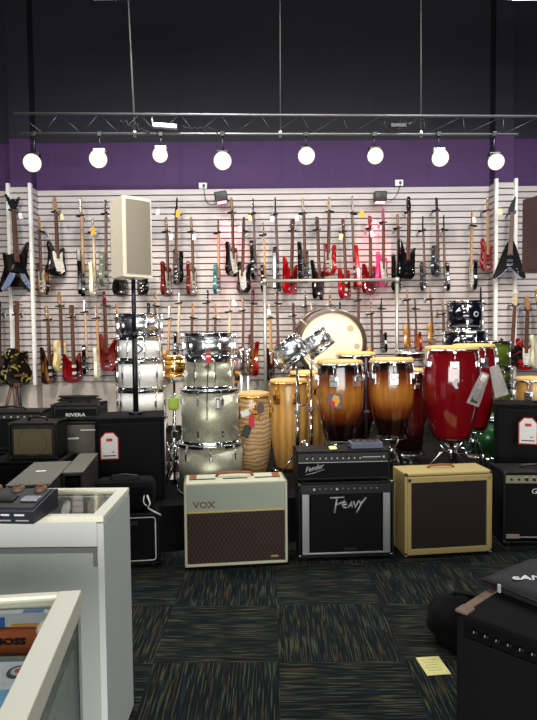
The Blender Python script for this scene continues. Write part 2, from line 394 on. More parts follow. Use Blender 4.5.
struct('ceiling', MB().box(((XL+XR)/2, (YB+WY)/2, ZC+0.05), (XR-XL, WY-YB, 0.1)), M['darkpaint'])
struct('baseboard_back', MB().box(((XL+XR)/2, WY-0.008, 0.34+0.05), (XR-XL, 0.016, 0.1)), M['blacks'])

# pilasters
Zs0, Zs1 = 1.0, 3.37
PL = (at(12, 300, 7.3).x, at(34.5, 300, 7.3).x); PR = (at(494, 300, 7.3).x, at(514, 300, 7.3).x)
for nm, (a, b) in (('wall_left_pilaster', PL), ('wall_right_pilaster', PR)):
    struct(nm, MB().box(((a+b)/2, 7.41, ZC/2), (b-a-0.02, 0.18, ZC)), M['wall'])
# slatwall
PITCHS = (Zs1-Zs0)/31
def slats(mb, x0, x1, yf, z0=Zs0, z1=Zs1, axis='x', fixed=None):
    n = int(round((z1-z0)/PITCHS)); th = 0.02
    for k in range(n):
        zc = z0 + (k+0.5)*PITCHS; h = PITCHS - 0.0165
        if axis == 'x': mb.box(((x0+x1)/2, yf+th/2, zc), (x1-x0, th, h))
        else: mb.box((fixed, (x0+x1)/2, zc), (th, x1-x0, h))
    return mb
M['mdf'] = mat('bare_board_core', (112, 102, 97), .9, scale=80)  # darker backing colour paints in the shade inside the slat grooves
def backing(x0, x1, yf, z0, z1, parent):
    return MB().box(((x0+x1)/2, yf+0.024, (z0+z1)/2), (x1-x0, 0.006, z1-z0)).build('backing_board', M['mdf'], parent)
W0 = 7.47
for (a, b, lab) in ((PL[1]+0.005, PR[0]-0.005, 'long white slatted wall panel between the two pilasters holding most guitars'),
                    (XL+0.02, PL[0]-0.005, 'white slatted wall panel left of the left pilaster at the photo edge'),
                    (PR[1]+0.005, XR-0.02, 'white slatted wall panel right of the right pilaster behind the dark speaker')):
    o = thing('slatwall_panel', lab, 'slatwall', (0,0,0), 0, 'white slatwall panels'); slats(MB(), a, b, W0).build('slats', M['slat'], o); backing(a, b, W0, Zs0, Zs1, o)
for (a, b), side, lab in ((PL, 1, 'narrow white slatted panel covering the left pilaster behind the angular black guitar'),
                    (PR, -1, 'narrow white slatted panel covering the right pilaster behind the black V guitar')):
    r = thing('pilaster_slatwall', lab, 'slatwall', ((a+b)/2, 7.3, Zs0), 0, 'slatted pilaster panels')
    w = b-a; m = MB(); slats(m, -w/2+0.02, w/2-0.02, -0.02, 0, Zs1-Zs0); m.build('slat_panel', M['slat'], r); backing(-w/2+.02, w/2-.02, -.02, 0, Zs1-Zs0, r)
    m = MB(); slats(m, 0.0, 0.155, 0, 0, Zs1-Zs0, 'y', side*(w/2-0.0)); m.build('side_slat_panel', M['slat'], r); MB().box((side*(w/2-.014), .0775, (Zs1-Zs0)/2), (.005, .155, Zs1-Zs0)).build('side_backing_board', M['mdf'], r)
    for sx in (-1, 1): MB().box((sx*(w/2-0.005), -0.03, (Zs1-Zs0)/2+0.01), (0.038, 0.05, Zs1-Zs0+0.05), bev=0.003).build('corner_trim', M['white'], r)
# stage riser along the back
rz = 0.34; RY = lambda x: 4.47 + 0.2*x
mb = MB()
v = [(XL, RY(XL)), (XR, RY(XR)), (XR, WY-0.02), (XL, WY-0.02)]
mb._add([(x, y, 0.002) for x, y in v] + [(x, y, rz) for x, y in v], [(0,3,2,1),(4,5,6,7),(0,1,5,4),(1,2,6,5),(2,3,7,6),(3,0,4,7)])
o = struct('stage_riser', mb, M['subcarpet'])

# ------------------------------------------------------------ ceiling tubes, truss, lamps
TY = 6.0
pa, pb = at(14, 113.5, TY), at(540, 116.5, TY); qa, qb = at(20, 133.5, TY), at(518, 134.5, TY)
tr = thing('lighting_truss', 'long silver lighting truss with zigzag lacing hung across the shop from rods', 'truss', (0, TY, 3.5))
off = Vector((0, TY, 3.5))
MB().cyl(pa-off, pb-off, 0.014).build('top_tube', M['truss'], tr)
MB().cyl(qa-off, qb-off, 0.014).build('bottom_tube', M['truss'], tr)
m = MB(); n = 26
for k in range(n):
    t0, t1 = (k+0.2)/n, (k+1.2)/n
    A = pa.lerp(pb, t0) if k % 2 == 0 else qa.lerp(qb, t0); B = qa.lerp(qb, min(t1,1)) if k % 2 == 0 else pa.lerp(pb, min(t1, 1))
    m.cyl(A-off, B-off, 0.0045, 6)
m.build('lacing', M['dkmetal'], tr)
for (xt, xb, nm) in ((128.5, 135, 'silver rod hanging the truss, left of the silver ballast'), (280, 280.5, 'thin silver rod hanging the middle of the truss'), (421, 421, 'thin silver rod hanging the truss at the black cable bundle')):
    A = at(xb, 134, TY+0.03); B = at(xt, 0, TY+0.03); D = B + (B-A)*((ZC-B.z)/(B.z-A.z))
    r = thing('hanging_rod', nm, 'rod', A, 0, 'truss hanging rods')
    MB().cyl((0,0,-0.03), D-A, 0.011 if xb < 200 else 0.007, 8).build('rod', M['truss'], r)
    MB().box((0,0,0), (0.03, 0.03, 0.06), bev=0.005).build('clamp', M['steel'], r)
MB_ = MB()
# ballast on the truss
r = thing('lamp_ballast', 'silver rectangular ballast box fixed on the truss above the third lamp', 'ballast', at(165, 126, TY-0.04))
MB().box((0,0,0), (0.24, 0.05, 0.045), Matrix.Rotation(0.09, 4, 'Y'), bev=0.006).build('housing', M['silverbar'], r)
MB().cyl((-0.12,0,0.0), (-0.125,0,0.09), 0.008).build('mounting_post', M['steel'], r)
def wig(a, b, n, amp, seed):
    rr = random.Random(seed); return [a.lerp(b, k/n) + Vector((0, rr.uniform(-.4,.4)*amp, rr.uniform(-1,1)*amp))*(0 if k in (0,n) else 1) for k in range(n+1)]
for k, (x0, y0, x1, y1, lab) in enumerate(((183, 126, 225, 134, 'black cable draped on the truss right of the silver ballast'), (120, 120, 150, 132, 'black cable draped on the truss left of the silver ballast'), (380, 124, 424, 120, 'black cable bundle tangled in the truss at the right hanging rod'))):
    o = MB().tube(wig(at(x0,y0,TY-0.02), at(x1,y1,TY-0.02), 14, 0.035, k), 0.007, 6).build('cable', M['rubber']); tagit(o, lab, 'cable', 'truss cables')
r = thing('junction_box', 'black junction box hooked on the truss above the sixth lamp', 'box', at(398, 126, TY-0.03))
MB().box((0,0,0), (0.16,0.06,0.05), bev=0.01).build('housing', M['blacks'], r); MB().cyl((0.08,0,0),(0.14,0,0.03),0.012).build('plug', M['blacks'], r)

LAMPS = [(32,163,10,'leftmost'), (98,159,10,'second from left'), (160,155,8.5,'third from left, beneath the silver ballast'), (222.5,161,10,'fourth from left'), (306.5,156,9.5,'fifth from left'), (375.5,156,9,'sixth from left'), (440.5,158,9.5,'second from right'), (496.5,162,9,'rightmost')]
bulbmat = emit('glowing_bulb', (255, 246, 222), 1.4); bulbmat.node_tree.nodes['Principled BSDF'].inputs['Specular IOR Level'].default_value = 0
for l_ in list(bulbmat.node_tree.nodes['Principled BSDF'].inputs['Base Color'].links): bulbmat.node_tree.links.remove(l_)
bulbmat.node_tree.nodes['Principled BSDF'].inputs['Base Color'].default_value = (0, 0, 0, 1)
LPOS = []
for (x, y, rp, w) in LAMPS:
    P = at(x, y, 5.93); T = at(x, 134.5, TY)
    L = T.z - P.z; R = rp/116.0
    r = thing('spot_lamp', 'glowing warm round spot lamp hanging under the truss, ' + w, 'lamp', P, 0, 'warm lamps under the truss')
    bm = Matrix.Rotation(math.radians(115), 4, 'X')
    MB().lathe([(0, R*0.55), (R*0.45, R*0.52), (R*0.8, R*0.35), (R*0.97, R*0.1), (R, -0.01), (R*0.92, -0.035), (0, -0.035)], bm, 28).build('bulb', bulbmat, r)
    MB().lathe([(R*0.90, -0.037), (R*0.75, -0.075), (0.035, -0.115), (0.03, -0.16), (0, -0.16)], bm, 24).build('reflector_can', M['silverbar'] if w[0] in 'st' else M['blacks'], r)
    MB().tube([(-R*.8, .01, 0.02), (-R*.8, .05, .07), (0, .065, R+0.02), (R*.8, .05, .07), (R*.8, .01, 0.02)], 0.006, 6).build('yoke', M['blacks'], r)
    MB().box((0, 0.06, R+0.005), (0.12, 0.07, 0.05), bev=.012).build('lamp_holder', M['silverbar'] if 'ballast' in w or 'second' in w else M['blacks'], r)
    MB().cyl((0, 0.065, R+0.01), (0, 0.07, L), 0.009, 8).build('stem', M['blacks'], r)
    MB().box((0, 0.07, L), (0.05, 0.05, 0.05), bev=0.008).build('clamp', M['blacks'], r)
    LPOS.append(P)
# suspended fluorescent fixtures (top edge of the photo)
tubemat = emit('fluorescent_tube', (232, 240, 255), 3.0)
for (x0, x1, y, Y, lab) in ((88, 190, 3, 5.2, 'white fluorescent fixture at the very top left of the photo'), (512, 640, 3.5, 5.2, 'white fluorescent fixture at the very top right corner of the photo')):
    A, B = at(x0, y-8, Y), at(x1, y-8, Y); c = (A+B)/2
    r = thing('ceiling_light', lab, 'ceiling light', c, 0, 'suspended fluorescent fixtures'); w = (B-A).length
    MB().box((0,0,0.05), (w, 0.24, 0.05), bev=0.01).build('housing', M['white'], r)
    for s in (-.06, .06): MB().cyl((-w/2+.03, s, 0.012), (w/2-.03, s, 0.012), 0.013).build('tube', tubemat, r)
    for s in (-1, 1): MB().cyl((s*w*.4, 0, 0.07), (s*w*.4, 0, ZC-c.z), 0.004, 6).build('suspension_wire', M['steel'], r)

# outlets with small wall spots
for (ox, oy, sx, sy, lab) in ((203, 186, 221, 197, 'left'), (399, 183, 380, 197, 'right')):
    P = at(ox, oy, WY-0.02)
    r = thing('outlet', 'small white outlet box on the purple wall above the %s clip light' % lab, 'outlet', P, 0, 'white outlets above the slatwall')
    MB().box((0,0,0), (0.10, 0.03, 0.075), bev=0.006).build('plate', M['white'], r)
    MB().box((0.012,-0.02,0), (0.03, 0.016, 0.035), bev=0.003).build('plug', M['blacks'], r)
    Q = at(sx, sy, WY-0.2)
    r2 = thing('clip_light', 'small black clip light with pink glow on the slatwall below the %s outlet' % lab, 'lamp', Q, 0, 'black clip lights')
    MB().box((0,0,0), (0.15, 0.12, 0.12), Matrix.Rotation(-0.15 if sx < 300 else 0, 4, 'Y'), bev=0.012).build('lamp_housing', M['blacks'], r2)
    MB().box((0,0.0,-0.066), (0.11, 0.09, 0.01), Matrix.Rotation(-0.15 if sx < 300 else 0, 4, 'Y')).build('lamp_face', emit('pink_lamp_face', (255, 130, 150), 5.0), r2)
    MB().tube([(0,0.05,0.02), (0,0.12,0.03), (0,0.175,0.0)], 0.012).build('bracket', M['blacks'], r2)
    C0 = P + Vector((0.012,-0.03,-0.01)); C1 = Q + Vector((-0.075 if sx>300 else -0.02, 0.02, -0.06 if sx < 300 else -0.03))
    mid = (C0+C1)/2 + Vector((0.12 if sx>300 else -0.1, 0.05, -0.2)); pts = []
    for k in range(13):
        t = k/12; pts.append((1-t)**2*C0 + 2*t*(1-t)*mid + t*t*C1)
    for p in pts: p.y = min(p.y, WY-0.05)
    o = MB().tube(pts, 0.004, 6).build('power_cord', M['dkmetal']); tagit(o, 'thin dark cord running from the %s wall outlet to its clip light' % lab, 'cord', 'clip light cords')
    ld = bpy.data.lights.new('clip_spot', 'SPOT'); ld.energy = 60 if sx > 300 else 70; ld.color = (1, 0.16, 0.20); ld.spot_size = math.radians(56); ld.spot_blend = 0.7; ld.shadow_soft_size = 0.04
    lo = bpy.data.objects.new('clip_spot', ld); COL.objects.link(lo); lo.location = Q + Vector((0,0,-0.08))
    tgt = at(sx+(10 if sx<300 else -8), 250, WY); lo.rotation_euler = (tgt-lo.location).to_track_quat('-Z','Y').to_euler()

# ------------------------------------------------------------ guitars
def strat():
    return spline([(0,0),(.09,.01),(.148,.055),(.16,.115),(.138,.18),(.112,.235),(.118,.285),(.142,.335),(.135,.372),(.105,.368),(.07,.325),(.032,.30),(-.032,.315),(-.062,.35),(-.095,.41),(-.132,.425),(-.148,.385),(-.128,.30),(-.115,.24),(-.138,.18),(-.16,.115),(-.148,.055),(-.09,.01)])
def tele():
    return spline([(0,0),(.09,.01),(.15,.06),(.16,.12),(.135,.19),(.115,.24),(.125,.30),(.13,.345),(.10,.36),(.06,.32),(.032,.315),(-.032,.385),(-.09,.385),(-.13,.35),(-.13,.29),(-.112,.24),(-.135,.18),(-.16,.12),(-.15,.06),(-.09,.01)])
def superstrat():
    return spline([(0,0.0),(.08,.0),(.14,.045),(.15,.10),(.125,.17),(.10,.23),(.115,.29),(.155,.37),(.14,.385),(.085,.33),(.032,.29),(-.032,.31),(-.07,.36),(-.125,.455),(-.15,.44),(-.135,.34),(-.10,.24),(-.125,.17),(-.15,.10),(-.14,.045),(-.08,.0)])
def sg():
    return spline([(0,0),(.10,.01),(.16,.06),(.165,.12),(.135,.19),(.12,.25),(.14,.31),(.155,.36),(.135,.355),(.085,.30),(.032,.27),(-.032,.27),(-.085,.30),(-.135,.355),(-.155,.36),(-.14,.31),(-.12,.25),(-.135,.19),(-.165,.12),(-.16,.06),(-.10,.01)])
def lespaul():
    return spline([(0,0),(.10,.01),(.16,.06),(.168,.12),(.14,.19),(.115,.245),(.12,.30),(.125,.335),(.10,.345),(.06,.31),(.032,.30),(-.032,.37),(-.08,.375),(-.12,.345),(-.13,.29),(-.118,.24),(-.14,.19),(-.168,.12),(-.16,.06),(-.10,.01)])
def acoustic():
    return spline([(0,0),(.11,.01),(.18,.07),(.19,.14),(.155,.21),(.125,.27),(.14,.34),(.13,.39),(.07,.36),(.03,.37),(-.03,.42),(-.10,.42),(-.145,.37),(-.13,.28),(-.155,.21),(-.19,.14),(-.18,.07),(-.11,.01)])
def vee():
    return [(0,.14),(.12,.02),(.165,0),(.19,.02),(.13,.20),(.06,.40),(.032,.46),(-.032,.46),(-.06,.40),(-.13,.20),(-.19,.02),(-.165,0),(-.12,.02)]
def mlshape():
    return [(0,.17),(.10,.05),(.19,.0),(.21,.02),(.12,.24),(.10,.32),(.185,.50),(.165,.51),(.06,.38),(.032,.38),(-.032,.38),(-.07,.36),(-.13,.37),(-.12,.24),(-.21,.02),(-.19,.0),(-.10,.05)]
def beast():
    return [(0,.06),(.05,.04),(.09,-.01),(.12,.06),(.13,.13),(.10,.20),(.11,.27),(.16,.34),(.10,.33),(.032,.28),(-.032,.29),(-.09,.35),(-.15,.44),(-.135,.33),(-.10,.23),(-.13,.14),(-.13,.05),(-.10,.0),(-.05,.03)]
SHAPES = dict(strat=strat, tele=tele, superstrat=superstrat, sg=sg, lespaul=lespaul, acoustic=acoustic, vee=vee, ml=mlshape, beast=beast)
HEADS = dict(
  inline=[(-.022,0),(-.034,.02),(-.040,.05),(-.036,.11),(-.040,.155),(-.025,.178),(0,.18),(.018,.16),(.012,.13),(.028,.10),(.03,.05),(.022,.0)],
  three=[(-.022,0),(-.036,.03),(-.042,.10),(-.040,.145),(-.018,.150),(0,.140),(.018,.150),(.040,.145),(.042,.10),(.036,.03),(.022,0)],
  pointy=[(-.022,0),(-.040,.03),(-.034,.07),(.020,.19),(.036,.185),(.026,.10),(.028,.03),(.022,0)],
  wing=[(-.022,0),(-.05,.04),(-.09,.13),(-.07,.13),(-.03,.085),(0,.10),(.03,.085),(.07,.13),(.09,.13),(.05,.04),(.022,0)])
def guitar_pickguard(kind):
    if kind in ('strat', 'superstrat'):
        return spline([(-.01,.055),(.05,.045),(.105,.075),(.115,.12),(.10,.17),(.085,.23),(.092,.29),(.075,.31),(.03,.275),(-.03,.285),(-.062,.31),(-.088,.30),(-.085,.24),(-.07,.19),(-.045,.12)])
    if kind == 'tele': return spline([(.0,.19),(.03,.17),(.09,.18),(.085,.23),(.09,.29),(.05,.29),(-.03,.29),(-.09,.31),(-.09,.25),(-.05,.19)])
    if kind in ('lespaul', 'sg'): return spline([(.035,.10),(.075,.12),(.09,.17),(.08,.24),(.04,.27)])
    return None
gc = {}
def colm(key):
    cols = dict(black=((14,14,16),.12), red=((158,10,20),.15), dred=((118,10,18),.15), pink=((214,56,118),.25), teal=((40,112,116),.2), cream=((222,200,140),.3), ivory=((228,222,190),.3),
                gg=((92,104,84),.35), sunb=((150,84,34),.2), wine=((96,22,22),.15), redsun=((170,52,24),.15), brown=((80,44,28),.3), natural=((196,140,66),.3), blue=((60,76,140),.25), graph=((40,42,48),.2), dgold=((150,138,56),.25))
    c, r = cols[key]; return mat('guitar_lacquer_'+key, c, r, coat=0.7, scale=6, var=0.12)
def plaid():
    m = mat('red_black_plaid', (150, 20, 24), 0.3, coat=.4); nt, b = nodesof(m)
    tc = nd(nt, 'ShaderNodeTexCoord'); ck = nd(nt, 'ShaderNodeTexChecker'); ck.inputs['Scale'].default_value = 24; ck.inputs['Color1'].default_value = rgb(190, 50, 50); ck.inputs['Color2'].default_value = rgb(24, 16, 18)
    nt.links.new(tc.outputs['Object'], ck.inputs['Vector']); nt.links.new(ck.outputs[0], b.inputs['Base Color']); return m
def swirl(name, c1, c2):
    m = mat(name, c1, 0.2, coat=.6); nt, b = nodesof(m)
    tc = nd(nt, 'ShaderNodeTexCoord'); w = nd(nt, 'ShaderNodeTexNoise'); w.inputs['Scale'].default_value = 9; w.inputs['Distortion'].default_value = 1.5
    cr = nd(nt, 'ShaderNodeValToRGB'); cr.color_ramp.interpolation = 'CONSTANT'; cr.color_ramp.elements[0].color = rgb(*c1); cr.color_ramp.elements[1].color = rgb(*c2); cr.color_ramp.elements[1].position = 0.57
    nt.links.new(tc.outputs['Object'], w.inputs['Vector']); nt.links.new(w.outputs['Fac'], cr.inputs[0]); nt.links.new(cr.outputs[0], b.inputs['Base Color']); return m
def edgeburst(name, c_in, c_out):
    m = mat(name, c_in, 0.15, coat=.7); nt, b = nodesof(m)
    tc = nd(nt, 'ShaderNodeTexCoord'); mp = nd(nt, 'ShaderNodeMapping'); mp.inputs['Location'].default_value = (-.5, -.5, -.45)
    nt.links.new(tc.outputs['Generated'], mp.inputs[0]); g = nd(nt, 'ShaderNodeTexGradient', gradient_type='SPHERICAL'); mp.inputs['Scale'].default_value = (1.5, .3, 1.4)
    mp.inputs['Location'].default_value = (-.75, -.15, -.6)
    nt.links.new(mp.outputs[0], g.inputs[0]); cr = nd(nt, 'ShaderNodeValToRGB'); e = cr.color_ramp.elements; e[0].position = .3; e[0].color = rgb(*c_out); e[1].position = .6; e[1].color = rgb(*c_in)
    nt.links.new(g.outputs['Fac'], cr.inputs[0]); nt.links.new(cr.outputs[0], b.inputs['Base Color']); return m
BODYM = {'plaid': plaid(), 'swirl': swirl('black_gold_swirl', (14, 14, 13), (140, 128, 60)), 'burst3': edgeburst('tobacco_sunburst', (190, 120, 50), (34, 16, 12)),
         'redburst': edgeburst('cherry_sunburst', (214, 110, 40), (130, 20, 16)), 'redblack': swirl('black_red_flake', (16, 14, 16), (170, 30, 30)), 'silverblue': swirl('black_silver', (18, 20, 26), (40, 44, 54))}
def bodymat(k): return BODYM[k] if k in BODYM else colm(k)
GY = WY - 0.235
NG = 0
PARTC = {}
def cached(key, fn):
    if key not in PARTC: PARTC[key] = fn()
    return PARTC[key]
def guitar(label, kind, hx, hy, bx, by, w, body, guard, neck, headm, head='inline', yy=None, sgn=None, hanger=True):
    global NG
    NG += 1
    Y = yy or GY
    B = at(bx, by, Y); H = at(hx, hy, Y)
    hl = {'inline': .18, 'three': .15, 'pointy': .19, 'wing': .13}[head]
    Lnat = 0.80 + hl; D = H - B; s = D.length / Lnat
    Wfull = {'vee': .38, 'ml': .42, 'acoustic': .38, 'beast': .3}.get(kind, .32) * s * F / Y
    best = min(range(0, 84, 2), key=lambda a: abs(Wfull*math.cos(math.radians(a)) + 0.045*s*F/Y*math.sin(math.radians(a)) - w))
    sg_ = sgn if sgn is not None else (1 if (NG * 7) % 5 < 3 else -1)
    name = {'vee': 'electric_guitar', 'acoustic': 'acoustic_electric_guitar'}.get(kind, 'electric_guitar')
    r = bpy.data.objects.new(name, None); COL.objects.link(r); r.empty_display_size = .05
    tagit(r, label, 'guitar', GROUP)
    lean = math.atan2(D.x, D.z)
    ac = math.atan2(-B.x, Y); yawr = ac + math.radians(best*sg_)
    r.matrix_world = Matrix.Translation(B) @ Matrix.Rotation(lean, 4, 'Y') @ Matrix.Rotation(yawr, 4, 'Z') @ Matrix.Scale(s, 4)
    t = .022 if kind != 'acoustic' else .042
    def put(n, key, fn, m):
        me = cached((kind, key) if key in ('body','guard','pick','bridge','knob') else ('x', key), fn)
        o = link(n, me, r)
        if not me.materials: me.materials.append(None)
        o.material_slots[0].link = 'OBJECT'; o.material_slots[0].material = m; return o
    put('body', 'body', lambda: MB().prism(SHAPES[kind](), -t, t, bev=.007).mesh('body'), bodymat(body))
    gp = guitar_pickguard(kind)
    if gp and guard: put('pickguard', 'guard', lambda: MB().prism(gp, -t-.003, -t+.001).mesh('pickguard'), M[guard])
    z0 = .285 if kind not in ('vee','ml') else .36
    put('neck', 'neck%d' % (z0*1000), lambda: MB().prism([(-.027,z0-.06),(.027,z0-.06),(.0215,.80),(-.0215,.80)], -t-.012, -t+.012, bev=.003).mesh('neck'), M[neck] if neck in M else colm(neck))
    o = put('headstock', 'head'+head, lambda: MB().prism([(x, z+.80) for x, z in HEADS[head]], -t-.004, -t+.010, bev=.002).mesh('headstock'), M[headm] if headm in M else colm(headm))
    if head in ('inline', 'pointy'): pegs = [((-.045 if head == 'inline' else -.045+.008*k), .825+.024*k, .02) for k in range(6)]
    else: pegs = [(sx*(.05+(.02*k if head == 'wing' else 0)), .84+.034*k, -sx*.025) for k in range(3) for sx in (-1, 1)]
    for (tx_, tz_, dx_) in pegs:
        p = put('tuning_peg', 'peg%+.3f' % dx_, lambda: MB().box((0, .004, 0), (.020, .008, .012)).cyl((dx_, -.010, 0), (dx_, .0, 0), .004, 6).mesh('tuning_peg'), M['chrome']); p.location = (tx_, -t, tz_)
    zp = (.10, .155, .21) if kind in ('strat','tele') else (.12, .205)
    if kind == 'acoustic': zp = ()
    if kind in ('vee','ml'): zp = (.22, .30)
    pm = M['guardw'] if (guard == 'guardb' or kind == 'strat' and guard == 'guardw') else M['blacks']
    for zz in zp:
        p = put('pickup', 'pick', lambda: MB().box((0,0,0), (.072, .008, .018 if kind in ('strat','tele') else .036), bev=.003).mesh('pickup'), pm); p.location = (0, -t-.005, zz)
    zb = (.06 if kind not in ('vee','ml','acoustic') else (.17 if kind != 'acoustic' else .12))
    p = put('bridge', 'bridge', lambda: MB().box((0,0,0), (.08, .012, .022) if kind != 'acoustic' else (.15,.01,.025), bev=.003).mesh('bridge'), M['chrome'] if kind != 'acoustic' else M['rosewood']); p.location = (0, -t-.006, zb)
    if kind not in ('acoustic',):
        for q in range(2):
            p = put('knob', 'knob', lambda: MB().cyl((0,0,0), (0,-.014,0), .010, 10).mesh('knob'), M['chrome'] if guard != 'guardw' else M['guardw']); p.location = (.085+.012*q, -t-.003, .12-.04*q)
    nm = label.replace(' seen edge-on', '')
    if len(nm.split()) > 13: nm = label.split(',')[0]
    if hanger:
        N = B + D*(.80/Lnat)
        h = thing('guitar_hanger', 'hanger of the ' + nm, 'hanger', (N.x, WY-0.035, N.z-0.0), 0, 'hanger pegs on the slatwall')
        dy = N.y - (WY-0.035)
        if Y < 7.1: dy = N.y - 7.27; h.location.y = 7.27
        a = yawr; ca, sa = math.cos(a), math.sin(a)
        fy = -t*s
        MB().box((0, 0.0, -.0), (.03, .012, .05), bev=.004).build('backplate', M['steel'], h)
        MB().cyl((0, -.005, 0.0), (0, dy+.035, .0), .006, 8).build('arm', M['dkmetal'], h)
        yk = MB()
        R_ = Matrix.Translation((0, dy, 0)) @ Matrix.Rotation(a, 4, 'Z')
        yk.tube([(-.036,-.05,.012),(-.035,-.02,0),(-.033,.018,-.004),(-.016,.034,-.004),(.016,.034,-.004),(.033,.018,-.004),(.035,-.02,0),(.036,-.05,.012)], .0075, 8, R_)
        yk.build('yoke', M['rubber'], h)
    return r

GROUP = 'guitars in the upper slatwall rows'
G = guitar
P_ = at(13, 293, 7.12)
ML = G('black angular guitar with winged headstock and silver blue lower wings, hung on the left pilaster', 'ml', 11, 196, 17.0, 293, 35, 'black', None, 'rosewood', 'black', 'wing', yy=7.09, sgn=1)
for sx in (-1, 1): MB().prism([(sx*.012,.185),(sx*.09,.19),(sx*.200,.028),(sx*.188,.012),(sx*.10,.065)], -.0245, -.020, bev=.001).build('wing_facet', mat('silver_blue_lacquer', (120,136,170), .3, .3, coat=.6), ML)  # reflection on the gloss black lower wings, painted as silver blue pieces
G('sunburst guitar with pearl guard, right beside the left pilaster in the upper row', 'strat', 41, 217, 43.5, 296, 13, 'burst3', 'guardc', 'rosewood', 'maple', sgn=-1)
G('black guitar with large white pickguard, nearest to the left pilaster', 'strat', 54, 197, 57, 277, 19.5, 'black', 'guardw', 'rosewood', 'maple', sgn=1)
G('slim black guitar seen edge-on, left of the ivory one', 'beast', 79, 198, 82, 295, 6, 'black', None, 'maple', 'maple', sgn=1)
G('ivory guitar seen almost edge-on, with a yellow tag at its head', 'strat', 91, 217, 94, 298, 9, 'ivory', 'guardw', 'palewood', 'palewood', sgn=1)
G('grey-green guitar half hidden behind the raised white loudspeaker', 'lespaul', 104, 200, 104, 287, 10, 'gg', None, 'rosewood', 'rosewood', 'three', sgn=1)
G('glossy black guitar under the white loudspeaker, left of its pole', 'lespaul', 124, 217, 120, 297, 16, 'black', None, 'rosewood', 'black', 'three', sgn=1)
G('glossy black guitar under the white loudspeaker, right of its pole', 'strat', 141, 217, 143, 296, 12, 'black', 'guardb', 'rosewood', 'black', sgn=-1)
G('dark red sunburst guitar with pearl guard, first right of the white loudspeaker', 'strat', 165, 217, 166.5, 297, 12, 'wine', 'guardc', 'rosewood', 'maple', sgn=1)
G('black guitar with an orange tag at its dark headstock', 'strat', 178, 198, 178, 285, 11, 'black', 'guardb', 'rosewood', 'black', 'pointy', sgn=-1)
G('reddish brown guitar with pearl guard, left of the teal one', 'strat', 190, 217, 192, 297, 11.5, 'wine', 'guardc', 'rosewood', 'maple', sgn=1)
G('teal guitar seen almost edge-on', 'tele', 217, 219, 217, 295, 8.5, 'teal', None, 'maple', 'rosewood', sgn=1)
G('black guitar with white pickguard, lit pink beside the left clip light', 'strat', 230.5, 198, 232, 277, 13.5, 'black', 'guardw', 'rosewood', 'maple', sgn=1)
G('black guitar with white pickguard, hung lower right of the pink lit one', 'strat', 245.5, 217, 243.5, 294, 15, 'black', 'guardw', 'rosewood', 'rosewood', sgn=-1)
G('narrow black guitar with chrome glints, above the left rack corner', 'superstrat', 251, 198, 254.5, 280, 6.5, 'black', None, 'rosewood', 'black', 'pointy', sgn=1)
G('slim black guitar hanging right behind the left corner of the pipe rack', 'tele', 262, 222, 264, 293, 5, 'black', None, 'maple', 'maple', sgn=1)
G('slanting matte black guitar, left of the bright red horned guitar', 'vee', 273, 197, 277, 290, 9, 'graph', None, 'rosewood', 'black', 'pointy', sgn=1)
G('bright red horned guitar with dark pickup, behind the left part of the pipe rack', 'superstrat', 291.5, 219, 289.5, 294, 17, 'red', None, 'rosewood', 'rosewood', 'three', sgn=1)
G('black guitar with long left horn, right of the bright red horned guitar', 'superstrat', 301.5, 198, 304, 283, 12, 'black', None, 'rosewood', 'palewood', sgn=1)
G('black pointed guitar with split lower end, left of the red and white guitar', 'beast', 315.5, 217, 318.5, 299, 14, 'black', None, 'rosewood', 'rosewood', 'three', sgn=1)
G('red guitar with ivory pickguard, upper row', 'strat', 331, 197, 329.5, 276, 14, 'red', 'guardc', 'rosewood', 'palewood', sgn=-1)
G('red double horned guitar with tan tag, hung low left of the slanting red one', 'sg', 341.5, 219, 345, 300, 13, 'red', 'guardb', 'rosewood', 'wine', 'three', sgn=1)
G('narrow slanting red guitar between two red horned guitars', 'vee', 353.5, 196, 357, 288, 9, 'red', None, 'rosewood', 'wine', 'pointy', sgn=-1)
G('deep red guitar directly below the right clip light', 'sg', 368.5, 216, 369, 295, 14, 'dred', None, 'rosewood', 'red', 'three', sgn=1)
G('pink guitar with white pickguard and pink lit headstock', 'strat', 382, 208, 381.5, 287, 13, 'pink', 'guardw', 'rosewood', 'pink', sgn=1)
G('black guitar with maple headstock behind the right corner of the pipe rack', 'superstrat', 396.5, 214, 396.5, 292, 11, 'black', None, 'rosewood', 'maple', sgn=1)
G('large glossy black guitar tilted to the left, right of the pipe rack', 'superstrat', 408, 197, 406, 279, 19, 'black', None, 'rosewood', 'black', sgn=1)
G('dark guitar seen edge-on, between the tilted black and the long black one', 'tele', 421, 216, 423.5, 292, 5.5, 'graph', None, 'rosewood', 'black', 'pointy', sgn=1)
G('long dark guitar with black neck, middle of the right wall part', 'lespaul', 435, 198, 436, 277, 9.5, 'graph', None, 'rosewood', 'black', 'three', sgn=1)
G('black guitar with tan edge seen edge-on', 'tele', 445, 215, 447, 292, 6, 'black', 'guardc', 'rosewood', 'black', 'pointy', sgn=-1)
G('black guitar with thin white guard and white tag at its head', 'strat', 474, 211, 472.5, 291, 10, 'black', 'guardw', 'maple', 'maple', sgn=-1)
G('red and black checked guitar beside the right pilaster', 'strat', 486.5, 197, 486, 272, 12, 'plaid', None, 'maple', 'maple', sgn=1)
VG = G('black V shaped guitar hung on the right pilaster', 'vee', 513, 197, 509, 279, 31, 'black', None, 'rosewood', 'black', 'pointy', yy=7.09, sgn=1)
for sx in (-1, 1): MB().tube([(0,-.0235,.142),(sx*.06,-.0235,.082),(sx*.12,-.0235,.024),(sx*.16,-.0235,.004)], .005, 6).build('edge_trim', mat('silver_blue_lacquer', (120,136,170), .3, .3, coat=.6), VG)
